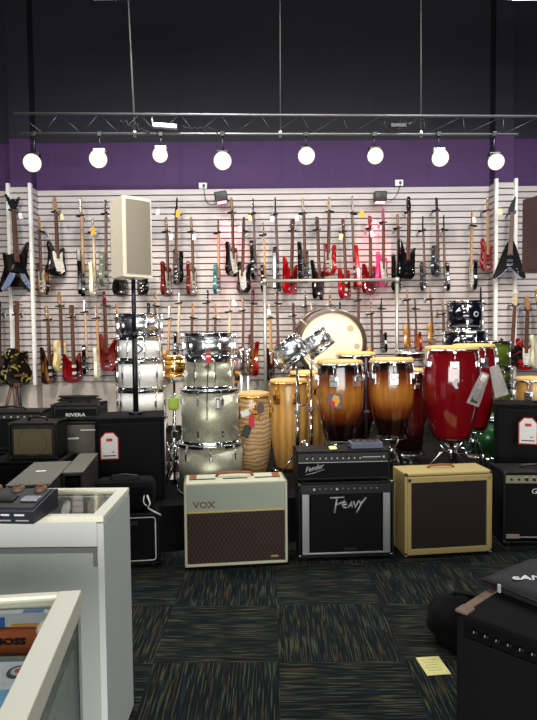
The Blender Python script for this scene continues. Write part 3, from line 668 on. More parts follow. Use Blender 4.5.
GROUP = 'guitars in the lower slatwall rows'
G('black and gold round bodied guitar, hung low on the left pilaster', 'acoustic', 15, 301, 17, 386, 28, 'swirl', None, 'rosewood', 'rosewood', 'three', yy=7.08, sgn=1)
G('dark guitar cut off by the left photo edge, beside the black and gold one', 'lespaul', -3, 301, -2, 387, 16, 'graph', None, 'rosewood', 'black', 'three', sgn=1)
G('dark sunburst guitar beside the left pilaster, lower row', 'superstrat', 45.5, 305, 49, 384, 16, 'burst3', 'guardb', 'rosewood', 'maple', sgn=1)
G('cream yellow guitar, left of the dark red one', 'tele', 58, 291, 61, 372, 16, 'cream', 'guardw', 'rosewood', 'maple', sgn=1)
G('dark red guitar with pale bridge, between the cream and the slim black', 'sg', 70, 305, 73, 383, 19, 'dred', 'guardb', 'rosewood', 'rosewood', 'three', sgn=1)
G('slim black guitar with chrome parts, right of the dark red one', 'tele', 83, 298, 86, 375, 6.5, 'black', None, 'maple', 'maple', sgn=1)
G('ivory yellow guitar seen from the side, left of the big red one', 'strat', 94.5, 304, 98.5, 381, 8.5, 'ivory', 'guardw', 'maple', 'maple', sgn=1)
G('large red guitar just left of the white drum stack', 'superstrat', 105.5, 291, 109, 371, 18, 'dred', None, 'rosewood', 'wine', sgn=-1)
LOW = [
 ('guitar with brown neck behind the left edge of the white drum stack','strat',118,304,121,384,12,'brown',None,'rosewood','maple','inline'),
 ('guitar whose dark headstock shows behind the top of the white drums','lespaul',147,303,148,384,12,'black',None,'rosewood','black','three'),
 ('guitar with maple headstock rising behind the right edge of the white drums','strat',157,291,157,372,8,'sunb',None,'rosewood','maple','inline'),
 ('guitar with slanting maple headstock and brown neck between both drum stacks','strat',168.5,304,165,384,8,'natural',None,'maple','maple','inline'),
 ('slim dark guitar with pale maple neck between both drum stacks','tele',178.5,291,176,358,7,'black',None,'palewood','maple','inline'),
 ('guitar with brown headstock just left above the silver sparkle stack','lespaul',194.5,303,192,384,11,'brown',None,'rosewood','maple','inline'),
 ('guitar with long black neck rising behind the silver sparkle stack','superstrat',206,290,205,372,8,'black',None,'rosewood','black','three'),
 ('guitar with brown neck behind the right half of the silver sparkle stack','strat',217.5,304,216,384,10,'brown',None,'rosewood','maple','inline'),
 ('guitar with very pale neck and headstock behind the silver stack top','strat',228.5,297,227,377,8,'ivory',None,'palewood','palewood','inline'),
 ('dark guitar with brown neck just right of the silver sparkle stack','lespaul',241.5,298,241,378,8,'brown',None,'rosewood','maple','three'),
 ('orange red sunburst guitar left of the rack pipe','superstrat',254.5,290,253,376,12,'redburst',None,'rosewood','wine','three'),
 ('black guitar with orange neck just right of the left rack pipe','strat',268,304,270.5,381,10,'black',None,'natural','palewood','inline'),
 ('guitar with red body behind the chrome toms','sg',278.5,291,281,370,9,'red',None,'rosewood','wine','three'),
 ('guitar with dark neck behind the left chrome tom','lespaul',291.5,303,294,384,10,'brown',None,'rosewood','rosewood','three'),
 ('guitar with slanting dark headstock above the right chrome tom','strat',303.5,291,307,372,9,'black',None,'rosewood','rosewood','pointy'),
 ('guitar with pale headstock at the left rim of the big upright drum','tele',312.5,303,317,384,8,'cream',None,'maple','palewood','inline'),
 ('guitar with slanting brown headstock above the big upright drum','strat',328,291,333,372,9,'wine',None,'rosewood','maple','inline'),
 ('guitar with small black headstock just above the big upright drum','superstrat',341.5,302,343,384,9,'black',None,'rosewood','black','inline'),
 ('guitar with red headstock above the right rim of the big upright drum','sg',357,288,356,368,10,'dred',None,'rosewood','wine','three'),
 ('guitar with maple headstock right of the big upright drum','tele',369.5,299,371,380,8,'natural',None,'rosewood','maple','inline'),
 ('black guitar with slanting headstock left of the right rack pipe','strat',382,298,384,353,8,'black',None,'rosewood','black','pointy'),
 ('natural guitar with slanting maple headstock right of the right rack pipe','tele',406,289,408,349,8,'natural',None,'rosewood','maple','inline'),
 ('amber guitar with dark headstock left of the red congas','strat',416,299,418.5,352,8,'redburst',None,'rosewood','rosewood','inline'),
 ('honey coloured guitar with slanting headstock above the red congas','tele',429,289,432,345,8,'natural',None,'rosewood','maple','inline'),
 ('guitar with maple headstock just left of the dark blue tom','strat',441.5,299,442,380,9,'wine',None,'rosewood','maple','inline'),
 ('guitar with long black neck right of the dark blue tom','superstrat',482,287,486,372,9,'black',None,'rosewood','black','pointy'),
]
for t in LOW:
    lab, kind, hx, hy, bx, by, w, body, gd, nk, hd, hs = t
    G(lab, kind, hx, hy, bx, by, w, body, gd, nk, hd, hs)
G('black and red guitar with pale slanting headstock, lower on the right pilaster', 'sg', 515, 291, 510, 366, 23, 'redblack', None, 'rosewood', 'palewood', 'pointy', yy=7.09, sgn=1)
G('red guitar with white pickguard, lower row beside the right pilaster', 'strat', 527, 296, 524.5, 370, 22, 'red', 'guardw', 'rosewood', 'maple', sgn=1)
G('pale guitar cut by the right photo edge above the natural drum', 'strat', 536, 289, 539, 369, 16, 'ivory', 'guardw', 'rosewood', 'maple', sgn=1)

# small price tags
for (x, y, c, lab, Y) in ((62, 217, 'tagy', 'pale yellow tag right of the black guitar nearest the left pilaster', 7.22), (20.5, 216, 'tag', 'white tag right of the neck of the angular guitar on the left pilaster', 7.1),
   (93, 231, 'tago', 'yellow orange tag at the head of the ivory guitar', 7.15), (178, 213.5, 'tago', 'orange tag on the neck of the black guitar left of the reddish brown one', 7.15), (240, 229, 'tag', 'white tag at the head of the lower black and white guitar', 7.13),
   (250, 218, 'tagy', 'pale tag left of the narrow black guitar neck', 7.2), (272, 219, 'tag', 'small white tag left of the slanting matte black guitar', 7.2), (297, 218, 'tag', 'white tag left of the black long horned guitar', 7.2),
   (341, 237, 'tagy', 'tan tag on the red double horned guitar', 7.15), (362, 214, 'tago', 'orange tag lit by the right clip light', 7.2), (372, 234, 'tag', 'white tag on the deep red guitar under the clip light', 7.13),
   (474, 220, 'tag', 'white tag at the head of the black guitar with white guard', 7.13), (500, 212, 'tagy', 'pale tag left of the black V guitar on the right pilaster', 7.12), (158, 212, 'tag', 'white tag just right of the white loudspeaker top', 7.2),
   (171, 237, 'tag', 'small white tag right of the dark red sunburst guitar', 7.2), (194, 237, 'tag', 'small white tag right of the reddish brown guitar neck', 7.2), (234, 303, 'tag', 'white tag above the silver sparkle stack', 7.2), (269, 312, 'tag', 'white tag on the orange neck by the left rack pipe', 7.15)):
    o = thing('price_tag', lab, 'tag', at(x, y, Y), random.uniform(-.3, .3), 'price tags on the slatwall')
    s = 1.25 if c == 'tago' else 1
    MB().prism([(-.022*s,-.035*s),(.022*s,-.035*s),(.022*s,.025*s),(.010*s,.038*s),(-.010*s,.038*s),(-.022*s,.025*s)], -.001, .001, Matrix.Rotation(random.uniform(-.3,.3), 4, 'Y')).build('card', M[c], o)
    MB().tube([(0,0,.035*s),(.004,.01,.06),(0,.02,.085)], .0015, 5).build('string', M['tag'], o)

# ------------------------------------------------------------ drums
def drum(label, pos, r, h, shell, group=None, tilt=None, lugs=8, head='skinw', thick_head=False, off=0.2, name='drum', cat='drum', badge=None, hoopm='chrome', legs=False):
    d = thing(name, label, cat, pos, 0, group)
    if tilt: d.rotation_euler = tilt
    hp = .028
    MB().lathe([(r*.965, hp*.6), (r, hp*.6), (r, h-hp*.6), (r*.965, h-hp*.6)], n=40).build('shell', M[shell], d)
    MB().lathe([(r*.965, h-hp*.9), (r+.006, h-hp*.9), (r+.008, h-hp*.7), (r+.008, h-.006), (r+.012, h), (r+.004, h+.001), (r+.001, h-.006), (r*.96, h-.010), (0, h-.010)], n=40).build('batter_hoop', M[hoopm], d)
    MB().lathe([(r*.965, hp*.9), (r+.006, hp*.9), (r+.008, hp*.7), (r+.008, .006), (r+.012, 0), (r+.002, 0), (r*.96, .008), (0, .008)], n=40).build('bottom_hoop', M[hoopm], d)
    MB().lathe([(r-.002, h-.0095), (r*.8, h-.007), (0, h-.006)], n=40).build('drum_head', M[head], d)
    def mklug(z0, z1, zc, hh, ends):
        lm = MB(); lm.cyl((r+.016, 0, z0), (r+.016, 0, z1), .0034, 6); lm.box((r+.008, 0, zc), (.022, .020, hh), bev=.006)
        for z in ends: lm.box((r+.013, 0, z), (.016, .018, .016), bev=.003)
        me = lm.mesh('lug'); me.materials.append(M['chrome']); return me
    mes = [mklug(.004, h-.004, h*.5, min(.055, h*.35), (.012, h-.012))] if h <= .26 else [mklug(.004, .09, .09, .05, (.012,)), mklug(h-.09, h-.004, h-.09, .05, (h-.012,))]
    for k in range(lugs):
        for me in mes: link('lug', me, d, (0,0,0), (0, 0, off + 2*PI*k/lugs))
    if badge == 'diamond':
        b = MB().prism([(0,-.045),(.045,0),(0,.045),(-.045,0)], -r-.004, -r+.01, Matrix.Rotation(.12,4,'Z')@Matrix.Translation((0,0,h*.5))).build('badge', M['blacks'], d)
        MB().prism([(0,-.03),(.03,0),(0,.03),(-.03,0)], -r-.0055, -r-.003, Matrix.Rotation(.12,4,'Z')@Matrix.Translation((0,0,h*.5))).build('badge_inlay', M['prints'], b)
    if badge == 'round':
        b = MB().cyl((0,-r-.004,h*.55), (0,-r+.005,h*.55), .03, 20, mtx=Matrix.Rotation(.35,4,'Z')).build('badge', M['prints'], d)
        MB().cyl((0,-r-.0055,h*.55), (0,-r-.002,h*.55), .017, 20, mtx=Matrix.Rotation(.35,4,'Z')).build('badge_centre', M['drumblue'], b)
    if badge == 'oval':
        MB().cyl((0,-r-.004,0), (0,-r+.005,0), .014, 20, mtx=Matrix.Translation((0,0,h*.75)) @ Matrix.Scale(1.4,4,(1,0,0))).build('badge', M['dkmetal'], d)
    return d
def stack(cx, Y, items, group):
    X = at(cx, 340, Y).x
    for (y0, y1, wpx, shell, lab, kw) in items:
        z1 = at(cx, y0, Y).z; z0 = at(cx, y1, Y).z if y1 else rz
        kw = dict(kw); dx = kw.pop('dx', 0)/F*Y
        drum(lab, (X+dx, Y, z0+.0005), wpx/2*Y/F-.010, z1-z0-.001, shell, group, **kw)
stack(140, 5.25, [(416, None, 50, 'drumwhite', 'white floor drum at the bottom of the white stack, hidden behind the subwoofer', {}),
    (388.5, 416, 47, 'drumwhite', 'white tom with chrome lugs, third from the top of the white stack', dict(off=.05)),
    (360, 388.5, 46, 'drumwhite', 'white tom directly under the badge tom in the white stack', dict(off=.15)),
    (337, 360, 43, 'drumwhite', 'white tom with black diamond badge in the white stack', dict(badge='diamond', off=.4)),
    (314, 337, 43, 'satin', 'chrome snare drum on top of the white drum stack', dict(lugs=10, name='snare_drum'))], 'white drum stack')
SY = 4.72
stack(209, SY, [(441, None, 66, 'sparkle', 'silver sparkle bass drum lying at the bottom of the sparkle stack', dict(head='skinw', off=.1, name='bass_drum')),
    (388, 441, 60, 'sparkle', 'silver sparkle floor tom with grey tag in the sparkle stack', dict(off=.5, lugs=8, name='floor_tom')),
    (358, 388, 50, 'sparkle', 'smaller silver sparkle tom beneath the chrome snare', dict(off=.3, badge='oval')),
    (333, 358, 52, 'satin', 'chrome snare drum on top of the silver sparkle stack', dict(lugs=10, head='skin', name='snare_drum'))], 'silver sparkle drum stack')
BY = 6.47
stack(464.5, BY, [(360, None, 38, 'drumblue', 'dark blue floor drum hidden behind the red congas under the blue toms', {}),
    (331, 360, 43, 'drumblue', 'dark blue tom under the badge tom behind the red congas', dict(off=.2)),
    (301, 331, 36, 'drumblue', 'small dark blue tom with round badge on top of the blue stack', dict(badge='round', off=.35, lugs=6))], 'dark blue drum stack')
GYY = 5.95
stack(489, GYY, [(417, None, 46, 'drumgreen2', 'deep green floor drum at the bottom, left of the right subwoofer', dict(off=.1)),
    (385, 417, 44, 'drumgreen', 'olive green drum hidden behind the plastic bags, second from the bottom', {}),
    (367, 385, 43, 'drumgreen', 'shallow olive green drum beneath the top green tom', dict(off=.35)),
    (341, 367, 43, 'drumgreen', 'olive green tom on top of the green stack beside the red conga', dict(off=.25, lugs=6))], 'green drum stack')
# chrome toms on stand
for (cx, cy, r, h, lab, Y) in ((290, 352, .132, .195, 'larger tilted chrome tom on the double stand', 4.95), (317, 343.5, .118, .17, 'smaller tilted chrome tom overlapping the upright cream drum', 5.12)):
    c = at(cx, cy, Y); T = Euler((math.radians(-6), math.radians(-36), 0)); ax = T.to_matrix() @ Vector((0,0,1))
    d = drum(lab, c - ax*h/2, r, h, 'satin', 'tilted chrome toms', tilt=T, lugs=6, off=.3)
st = thing('drum_stand', 'chrome double stand carrying the two tilted chrome toms', 'stand', (at(300,400,4.98).x, 4.98, rz))
def L(px, py, Y=4.98): return at(px, py, Y) - Vector(st.location)
for (px, ytop, yb, Y) in ((297.5, 372, 452, 4.98), (311, 365, 452, 5.08)):
    MB().cyl(L(px, yb, Y), L(px, ytop, Y), .012, 10).build('upright_tube', M['chrome'], st)
    MB().cyl(L(px, yb, Y), L(px, (yb+ytop)/2, Y), .017, 10).build('outer_tube', M['chrome'], st)
    MB().box(L(px, (yb+ytop)/2, Y), (.05,.045,.03), bev=.008).build('clamp', M['chrome'], st)
    MB().cyl(L(px, ytop, Y), L(px-3 if px < 300 else px+3, ytop-9, Y), .010, 8).build('tilter_arm', M['chrome'], st)
MB().cyl(L(297.5, 405, 4.98), L(311, 405, 5.08), .009, 8).build('cross_bar', M['chrome'], st)
for k in range(3):
    a = math.radians(200 + 120*k); hub = L(304, 440, 5.03); ft = Vector((hub.x + .26*math.cos(a), hub.y+.2*math.sin(a), .012))
    lg = MB().cyl(hub, ft, .010, 8).build('leg', M['chrome'], st); MB().cyl(ft+Vector((0,0,-.012)), ft+Vector((0,0,.02)), .016, 10).build('rubber_foot', M['rubber'], lg)
o = tagit(MB().cyl((0,0,0), at(320,368,4.8)-at(305,357,4.8), .007, 8).build('drumstick', M['palewood'], None, at(305,357,4.8)), 'pale drumstick poking out below the chrome toms', 'drumstick', 'drumsticks at the chrome toms')
o = tagit(MB().cyl((0,0,0), at(308,326,5.0)-at(300,319,5.0), .006, 8).build('drumstick', M['palewood'], None, at(300,319,5.0)), 'pale drumstick poking out above the chrome toms', 'drumstick', 'drumsticks at the chrome toms')

# congas
def conga(label, cx, ytop, ybot, whead, wbelly, Y, shell, head='skin', group=None, name='conga', stand=True, base=.60, rings='chrome', side=True):
    T = at(cx, ytop, Y); B = at(cx, ybot, Y); h = T.z - B.z; r = wbelly/2*Y/F; rh = whead/2*Y/F
    d = thing(name, label, 'conga drum', (B.x, Y, B.z), 0, group)
    prof = []
    for k in range(17):
        t = k/16
        if t > .62: q = (t-.62)/.38; rr = r + (rh*.96-r)*q**1.8
        else: q = (.62-t)/.62; rr = r + (r*base-r)*q**1.9
        prof.append((rr, t*(h-.012)))
    MB().lathe([(prof[0][0]*.9, .002)] + prof + [(rh*.9, h-.012)], n=48).build('shell', M[shell], d)
    MB().lathe([(rh*1.01, h-.034), (rh*1.025, h-.028), (rh*1.025, h-.012), (rh*.99, h-.002), (rh*.8, h+.003), (0, h+.004)], n=48).build('drum_head', M[head], d)
    MB().torus(rh*1.045, .0085, h-.032, n=48).build('rim', M[rings], d)
    MB().lathe([(r*base+.004, .004), (r*base+.006, .02), (r*base+.012, .035)], n=40).build('base_band', M[rings], d)
    MB().torus(r*.995, .0035, h*.62, n=48).build('band', M['dkmetal' if rings == 'chrome' else rings], d) if False else None
    lm = MB(); rs = rh*1.0
    lm.tube([(rh*1.03, 0, h-.03), (rh*1.07+.004, 0, h-.045), (rh*1.07+.006, 0, h-.09), (rh*1.07+.006, 0, h-.17)], .005, 6)
    lm.box((rh+.016, 0, h-.145), (.040, .055, .045), bev=.008); lm.box((rh+.008, 0, h-.165), (.014, .075, .095), bev=.006)
    lm.box((rh*1.05+.002, 0, h-.048), (.018, .026, .020), bev=.004)
    me = lm.mesh('tension_lug'); me.materials.append(M['satin' if rings == 'chrome' else rings])
    for k in range(6): link('tension_lug', me, d, (0,0,0), (0,0, -PI/2 + .18*(cx % 5 - 2) + 2*PI*k/6))
    return d
C1 = conga('sunburst conga with colourful sticker, left of the front sunburst pair', 340, 360, 441, 44, 47, 5.0, 'burst', group='sunburst congas')
C2 = conga('sunburst conga without sticker, right of the front sunburst pair', 391.5, 358, 436, 42, 45, 5.0, 'burst', group='sunburst congas')
C3 = conga('narrow dark red conga half hidden behind the right sunburst conga', 408, 369, 452, 36, 42, 5.42, 'darkburst')
C4 = conga('dark red conga with cream head peeking between the sunburst pair', 356, 352, 440, 38, 42, 5.5, 'darkburst')
C5 = conga('large glossy red conga in front with chrome lugs', 451, 346, 438, 51, 57, 4.92, 'congared', group='glossy red congas')
C6 = conga('glossy red conga behind, with plastic bags hanging at its side', 473, 344, 429, 40, 43, 5.5, 'congared', group='glossy red congas')
C7 = conga('zigzag grained conga with red and black tag beside the silver stack', 253, 392, 477, 35, 39, 5.0, 'zigzag', rings='brass')
C8 = conga('light oak conga under the larger chrome tom', 289, 379, 470, 36, 38, 5.42, 'oak', rings='brass')
C9 = conga('light oak conga behind the stand, left of the sunburst congas', 309, 371, 462, 36, 38, 5.85, 'oak', rings='brass')
C10 = conga('natural wood drum above the right subwoofer at the photo edge', 534, 377, 425, 36, 37, 5.5, 'oak', base=.75)
for c in (C5,):
    MB().cyl((0,0,0), (0,.01,0), .045, 5, mtx=Matrix.Translation((-.02,-.232,.47))).build('badge', M['prints'], c)
# sticker on C1 (generic colourful graphic)
stk = MB().prism([(-.06,.0),(-.03,-.055),(.045,-.06),(.055,.045),(.0,.07),(-.05,.05)], -.003, 0, Matrix.Translation((-.06,-.196,.36))@Matrix.Rotation(-.33,4,'Z')).build('sticker', M['bluegrey'], C1)
MB().prism([(-.03,.0),(.01,-.05),(.04,.0),(.03,.04),(-.01,.05)], -.005, -.002, Matrix.Translation((-.06,-.196,.36))@Matrix.Rotation(-.33,4,'Z')).build('sticker_print', M['tago'], stk)
MB().prism([(-.05,-.02),(-.005,-.045),(.0,-.01),(-.03,.01)], -.006, -.003, Matrix.Translation((-.06,-.196,.36))@Matrix.Rotation(-.33,4,'Z')).build('sticker_print', M['tagred'], stk)
# tripod stands for congas
def tripod(label, c, zt, ang=90, spread=.24, group='conga stands'):
    X, Y = c.location.x, c.location.y
    s = thing('conga_stand', label, 'stand', (X, Y, rz), 0, group); h = c.location.z - rz
    MB().torus(.12, .007, h-.012, n=30).build('support_ring', M['chrome'], s)
    MB().cyl((0,0,h*.35), (0,0,h-.02), .014, 12).build('hub', M['chrome'], s)
    for k in range(3):
        a = math.radians(ang+120*k); e = Vector((math.cos(a), math.sin(a), 0))
        MB().cyl(Vector((0,0,h*.55)), e*.12+Vector((0,0,h-.012)), .007, 8).build('arm', M['chrome'], s)
        lg = MB().tube([Vector((0,0,h*.78)), e*.09+Vector((0,0,h*.66)), e*spread+Vector((0,0,.014))], .0095, 8).build('leg', M['chrome'], s)
        MB().cyl(Vector((0,0,h*.38)), e*(spread*.6)+Vector((0,0,h*.32)), .006, 6).build('brace', M['chrome'], s)
        MB().cyl(e*spread+Vector((0,0,0.001)), e*spread+Vector((0,0,.03)), .014, 10).build('rubber_foot', M['rubber'], lg)
tripod('chrome tripod stand under the large front red conga', C5, 0, 60, .3)
tripod('chrome tripod stand under the rear red conga', C6, 0, 50, .2)
tripod('chrome tripod stand under the left sunburst conga', C1, 0, 75, .22)
tripod('chrome tripod stand under the right sunburst conga', C2, 0, 45, .22)
tripod('chrome tripod stand under the narrow dark red conga', C3, 0, 30, .17)
tripod('chrome tripod stand under the dark red conga between the sunburst pair', C4, 0, 90, .2)
tripod('chrome tripod stand under the zigzag grained conga', C7, 0, 30, .16)
tripod('chrome tripod stand under the light oak conga below the chrome toms', C8, 0, 80, .16)
tripod('chrome tripod stand under the rear light oak conga', C9, 0, 90, .17)
tripod('chrome tripod stand under the natural drum at the right photo edge', C10, 0, 90, .17)
# center post between sunburst congas
A = at(366, 358, 5.22); r = thing('hardware_stand', 'dark chrome post standing between the two sunburst congas', 'stand', (A.x, 5.22, rz), 0)
MB().cyl((0,0,.05), (0,0,A.z-rz), .011, 10).build('upright_tube', M['dkmetal'], r); MB().box((0,0,.55), (.05,.05,.035), bev=.01).build('clamp', M['chrome'], r)
for k in range(3):
    a = math.radians(90+120*k); MB().cyl((0,0,.12), (.13*math.cos(a), .10*math.sin(a), .012), .008, 8).build('leg', M['dkmetal'], r)
MB().cyl((0,0,A.z-rz-.13), (.0,-.05,A.z-rz-.10), .012, 8).build('wing_bolt', M['chrome'], r)

# upright cream drum with dark hoop
GX = at(331.5, 343.5, 6.45); gr = .378
r = thing('upright_bass_drum', 'large upright drum with bright cream head and dark hoop behind the congas', 'bass drum', (GX.x, 6.45, rz))
TT = Matrix.Translation((0,0,GX.z-rz)) @ Matrix.Rotation(math.radians(4),4,'Z') @ Matrix.Rotation(math.radians(90+6),4,'X')
MB().lathe([(gr*.93,-.30),(gr*.95,-.30),(gr*.95,-.02),(gr*.93,-.02)], TT, 56).build('shell', M['rosewood'], r)
MB().lathe([(gr*.885,.03),(gr,.032),(gr+.004,.01),(gr,-.03),(gr*.94,-.03),(gr*.885,-.01),(gr*.885,.03)], TT, 56).build('front_hoop', mat('dark_brown_hoop', (70, 56, 44), .35, coat=.4), r)
MB().lathe([(gr*.885,-.30),(gr,-.30),(gr,-.34),(gr*.885,-.34)], TT, 56).build('rear_hoop', MATS['dark_brown_hoop'], r)
MB().lathe([(gr*.90,.012),(gr*.5,.014),(0,.015)], TT, 56).build('drum_head', mat('cream_drum_head', (250, 238, 204), .3, scale=5, var=.09), r)
for k in range(10):
    a = 2*PI*(k+.3)/10; q = Matrix.Rotation(a, 4, 'Z')
    MB().cyl((gr+.012,0,.03), (gr+.012,0,-.33), .004, 6, mtx=TT@q).build('tension_rod', M['chrome'], r)
zc = GX.z-rz-gr
for sx in (-1, 1):
    MB().cyl((sx*.30,-.12,.012), (sx*.22, .02, zc+.10), .014, 10).build('cradle_leg', M['blacks'], r); MB().cyl((sx*.30,.32,.012), (sx*.22,.2,zc+.10), .014, 10).build('cradle_leg', M['blacks'], r)
MB().box((0,.14,zc+.0), (.46,.30,.04), bev=.01).build('cradle_plate', M['blacks'], r)
for (px, py, rr) in ((350, 328, .035), (357, 346, .03)):
    c = TT.inverted() @ (at(px, py, 6.45) - Vector((GX.x, 6.45, rz)))
    MB().cyl((c.x, c.y, .012), (c.x, c.y, .0175), rr, 20, mtx=TT).build('head_patch', mat('worn_patch', (190,170,140), .6), r)

# pipe rack
RYY = 6.85
a, b = at(264.5, 281, RYY), at(397, 281, RYY)
r = thing('pipe_rack', 'galvanised pipe rack with one long top bar, standing before the slatwall', 'rack', ((a.x+b.x)/2, RYY, rz)); hw = (b.x-a.x)/2; hh = a.z-rz
MB().cyl((-hw,0,hh), (hw,0,hh), .019, 12).build('top_bar', M['white'] if False else mat('pale_pipe', (158, 156, 148), .4, .5), r)
for s in (-1, 1):
    MB().cyl((s*hw,0,.02), (s*hw,0,hh), .019, 12).build('upright', MATS['pale_pipe'], r)
    MB().cyl((s*hw,0,hh-.035), (s*hw,0,hh+.026), .027, 12).build('elbow_fitting', MATS['pale_pipe'], r)
    MB().cyl((s*hw,-.2,.022), (s*hw,.2,.022), .019, 12).build('foot', MATS['pale_pipe'], r)
c = at(365, 281, RYY).x - r.location.x
MB().tube([(c,0,hh+.02),(c,.03,hh),(c,.0,hh-.05),(c,-.02,hh-.10),(c+.012,0,hh-.07)], .005, 6).build('hook', M['chrome'], r)

# brass snare on stand between the stacks, and stand hardware
d = drum('brass snare drum with chrome lugs between the white and silver stacks', (at(174,376,5.6).x, 5.6, at(174,376,5.6).z), .155, .19, 'brass', None, lugs=8, hoopm='brass', name='snare_drum')
s = thing('snare_stand', 'chrome snare stand carrying the brass snare drum', 'stand', (d.location.x, 5.6, rz)); hz_ = d.location.z - rz
MB().cyl((0,0,.1), (0,0,hz_-.05), .012, 10).build('upright_tube', M['chrome'], s)
for k in range(3):
    a = math.radians(30+120*k); MB().cyl((0,0,.25), (.24*math.cos(a), .24*math.sin(a), .012), .009, 8).build('leg', M['chrome'], s)
    MB().tube([(0,0,hz_-.06), (.11*math.cos(a), .11*math.sin(a), hz_-.02), (.15*math.cos(a), .15*math.sin(a), hz_-.008)], .007, 6).build('basket_arm', M['chrome'], s)
P = at(175, 408, 5.22)
s = thing('percussion_pedal', 'green percussion block clamped on a post between the two drum stacks', 'percussion', (P.x, 5.15, rz)); hh = P.z - rz
MB().box((0,0,hh+.05), (.085,.07,.11), bev=.012).build('block', mat('lime_plastic', (150,176,48), .4), s); MB().cyl((0,0,.0), (0,0,hh), .012).build('post', M['chrome'], s)
MB().lathe([(.08,0.001),(.08,.012),(.02,.03),(0,.03)]).build('base', M['dkmetal'], s); MB().box((0,-.02,hh+.115), (.04,.03,.02), bev=.004).build('wing_clamp', M['chrome'], s)
P = at(175, 440, 5.0)
s = thing('hihat_stand', 'folded chrome pedal stand between the subwoofer and the silver stack', 'stand', (P.x, 4.95, rz))
MB().cyl((0,0,.02), (0,0,.62), .012, 10).build('upright_tube', M['chrome'], s)
for q in (-1, 1): MB().cyl((0,0,.34), (q*.07, -.03, .012), .010, 8).build('leg', M['chrome'], s); MB().cyl((q*.02,-.03,.2), (q*.05,-.06,.36), .012, 8).build('strut', M['chrome'], s)
MB().box((0,.09,.035), (.085,.18,.016), Matrix.Rotation(.12,4,'X'), bev=.004).build('footboard', M['chrome'], s)
MB().box((.01,0,.42), (.05,.05,.06), bev=.01).build('clamp', M['chrome'], s)
P = at(178, 466, 4.5)
# percussion bits right of silver stack
for (px, py, c, m1, lab) in ((232.5, 366, 'tago', 'skin', 'orange and cream packaged shaker hanging right of the silver snare'), (237, 377, 'tago', 'blacks', 'orange and black packaged shaker hanging below the cream one'), (230, 384, 'tag', 'tagred', 'white and red packaged shaker nearest to the silver floor tom')):
    P = at(px, py, 5.33); r = thing('packaged_shaker', lab, 'percussion', P, 0, 'packaged shakers')
    MB().box((0,0,0), (.055,.008,.10), Matrix.Rotation(.2,4,'Y'), bev=.002).build('card', M[c], r); MB().lathe([(0,-.035),(.02,-.025),(.026,0),(.02,.025),(0,.035)], Matrix.Translation((0,-.022,0)), 16).build('shaker', M[m1], r)
P = at(236, 352, 5.40); r = thing('accessory_stand', 'slim dark stand with hooks holding the packaged shakers', 'stand', (P.x, 5.40, rz)); hh = P.z-rz
MB().cyl((0,0,.01), (0,0,hh), .010, 8).build('post', M['dkmetal'], r); MB().lathe([(.08,0.001),(.08,.01),(.02,.02),(0,.02)]).build('base', M['dkmetal'], r)
for z in (.10,.19,.25): MB().cyl((0,0,hh-z+.03), (-.02,-.06,hh-z+.035), .004, 6).build('hook', M['chrome'], r)
for (px, yt, lab) in ((241, 349, 'left'), (247.5, 350, 'right')):
    T = at(px, yt, 5.75); r = thing('cymbal_stand', 'upright grey cymbal stand tube behind the zigzag conga, ' + lab + ' one of two', 'stand', (T.x, 5.75, rz), 0, 'grey stand tubes'); h = T.z-rz
    MB().cyl((0,0,.25), (0,0,h*.80), .016, 10).build('outer_tube', M['steel'], r); MB().cyl((0,0,h*.78), (0,0,h), .011, 10).build('inner_tube', M['chrome'], r)
    MB().cyl((0,0,h-.03), (.03,-.0,h+.01), .012, 8).build('tilter', M['chrome'], r); MB().box((0,0,h*.79), (.04,.04,.03), bev=.008).build('clamp', M['dkmetal'], r)
    for k in range(3):
        a = math.radians(70+120*k); MB().cyl((0,0,.38), (.10*math.cos(a), .09*math.sin(a), .012), .009, 8).build('leg', M['steel'], r)
# chrome hoop hardware between sunburst and red congas
P = at(410, 353, 5.9); r = thing('timbale', 'shallow chrome drum with lever seen above the dark red conga', 'drum', (P.x, 5.9, rz)); h = P.z-rz
MB().lathe([(.14,h-.05),(.14,h),(.148,h+.002),(.148,h-.012),(.141,h-.012)], n=36).build('shell', M['chrome'], r); MB().lathe([(.14,h-.002),(0,h-.001)], n=36).build('drum_head', M['skinw'], r)
MB().cyl((-.15,-.05,h+.035), (.10,-.08,h-.02), .008, 8).build('lever', M['chrome'], r); MB().cyl((0,0,.1), (0,0,h-.05), .012, 10).build('upright_tube', M['chrome'], r)
MB().lathe([(.10,h-.05),(.012,h-.07),(0,h-.07)]).build('basket', M['chrome'], r)
for k in range(3):
    a = math.radians(30+120*k); MB().cyl((0,0,.25), (.2*math.cos(a), .2*math.sin(a), .012), .009, 8).build('leg', M['chrome'], r)

# tags and bags on drums
P = at(251.5, 421, 4.80)
r = thing('hang_tag', 'red and white hang tag with black holder tied on the zigzag conga', 'tag', P)
MB().box((0,0,0), (.045,.004,.10), Matrix.Rotation(.05,4,'Y')).build('card', M['tagred'], r); MB().box((-.03,0,.075), (.07,.004,.05), Matrix.Rotation(-.3,4,'Y')).build('upper_card', M['tag'], r)
MB().box((-.01,-.002,-.095), (.055,.012,.10), Matrix.Rotation(.35,4,'Y'), bev=.006).build('holder', M['blacks'], r); MB().tube([(0,0,.05),(0,.01,.12),(0,.02,.16)], .002, 5).build('string', M['tag'], r)
P = at(260.5, 408, 4.80); r = thing('sticker', 'dark oval sticker on the shell of the zigzag conga', 'sticker', P)
MB().cyl((0,0,0), (0,.006,0), .03, 20, mtx=Matrix.Scale(1.5,4,(0,0,1))).build('label_disc', M['rosewood'], r)
P = at(208, 371, 4.42); r = thing('snare_tag', 'red price tag hanging on the silver snare above the sparkle tom', 'tag', at(208.5, 358, SY-.245))
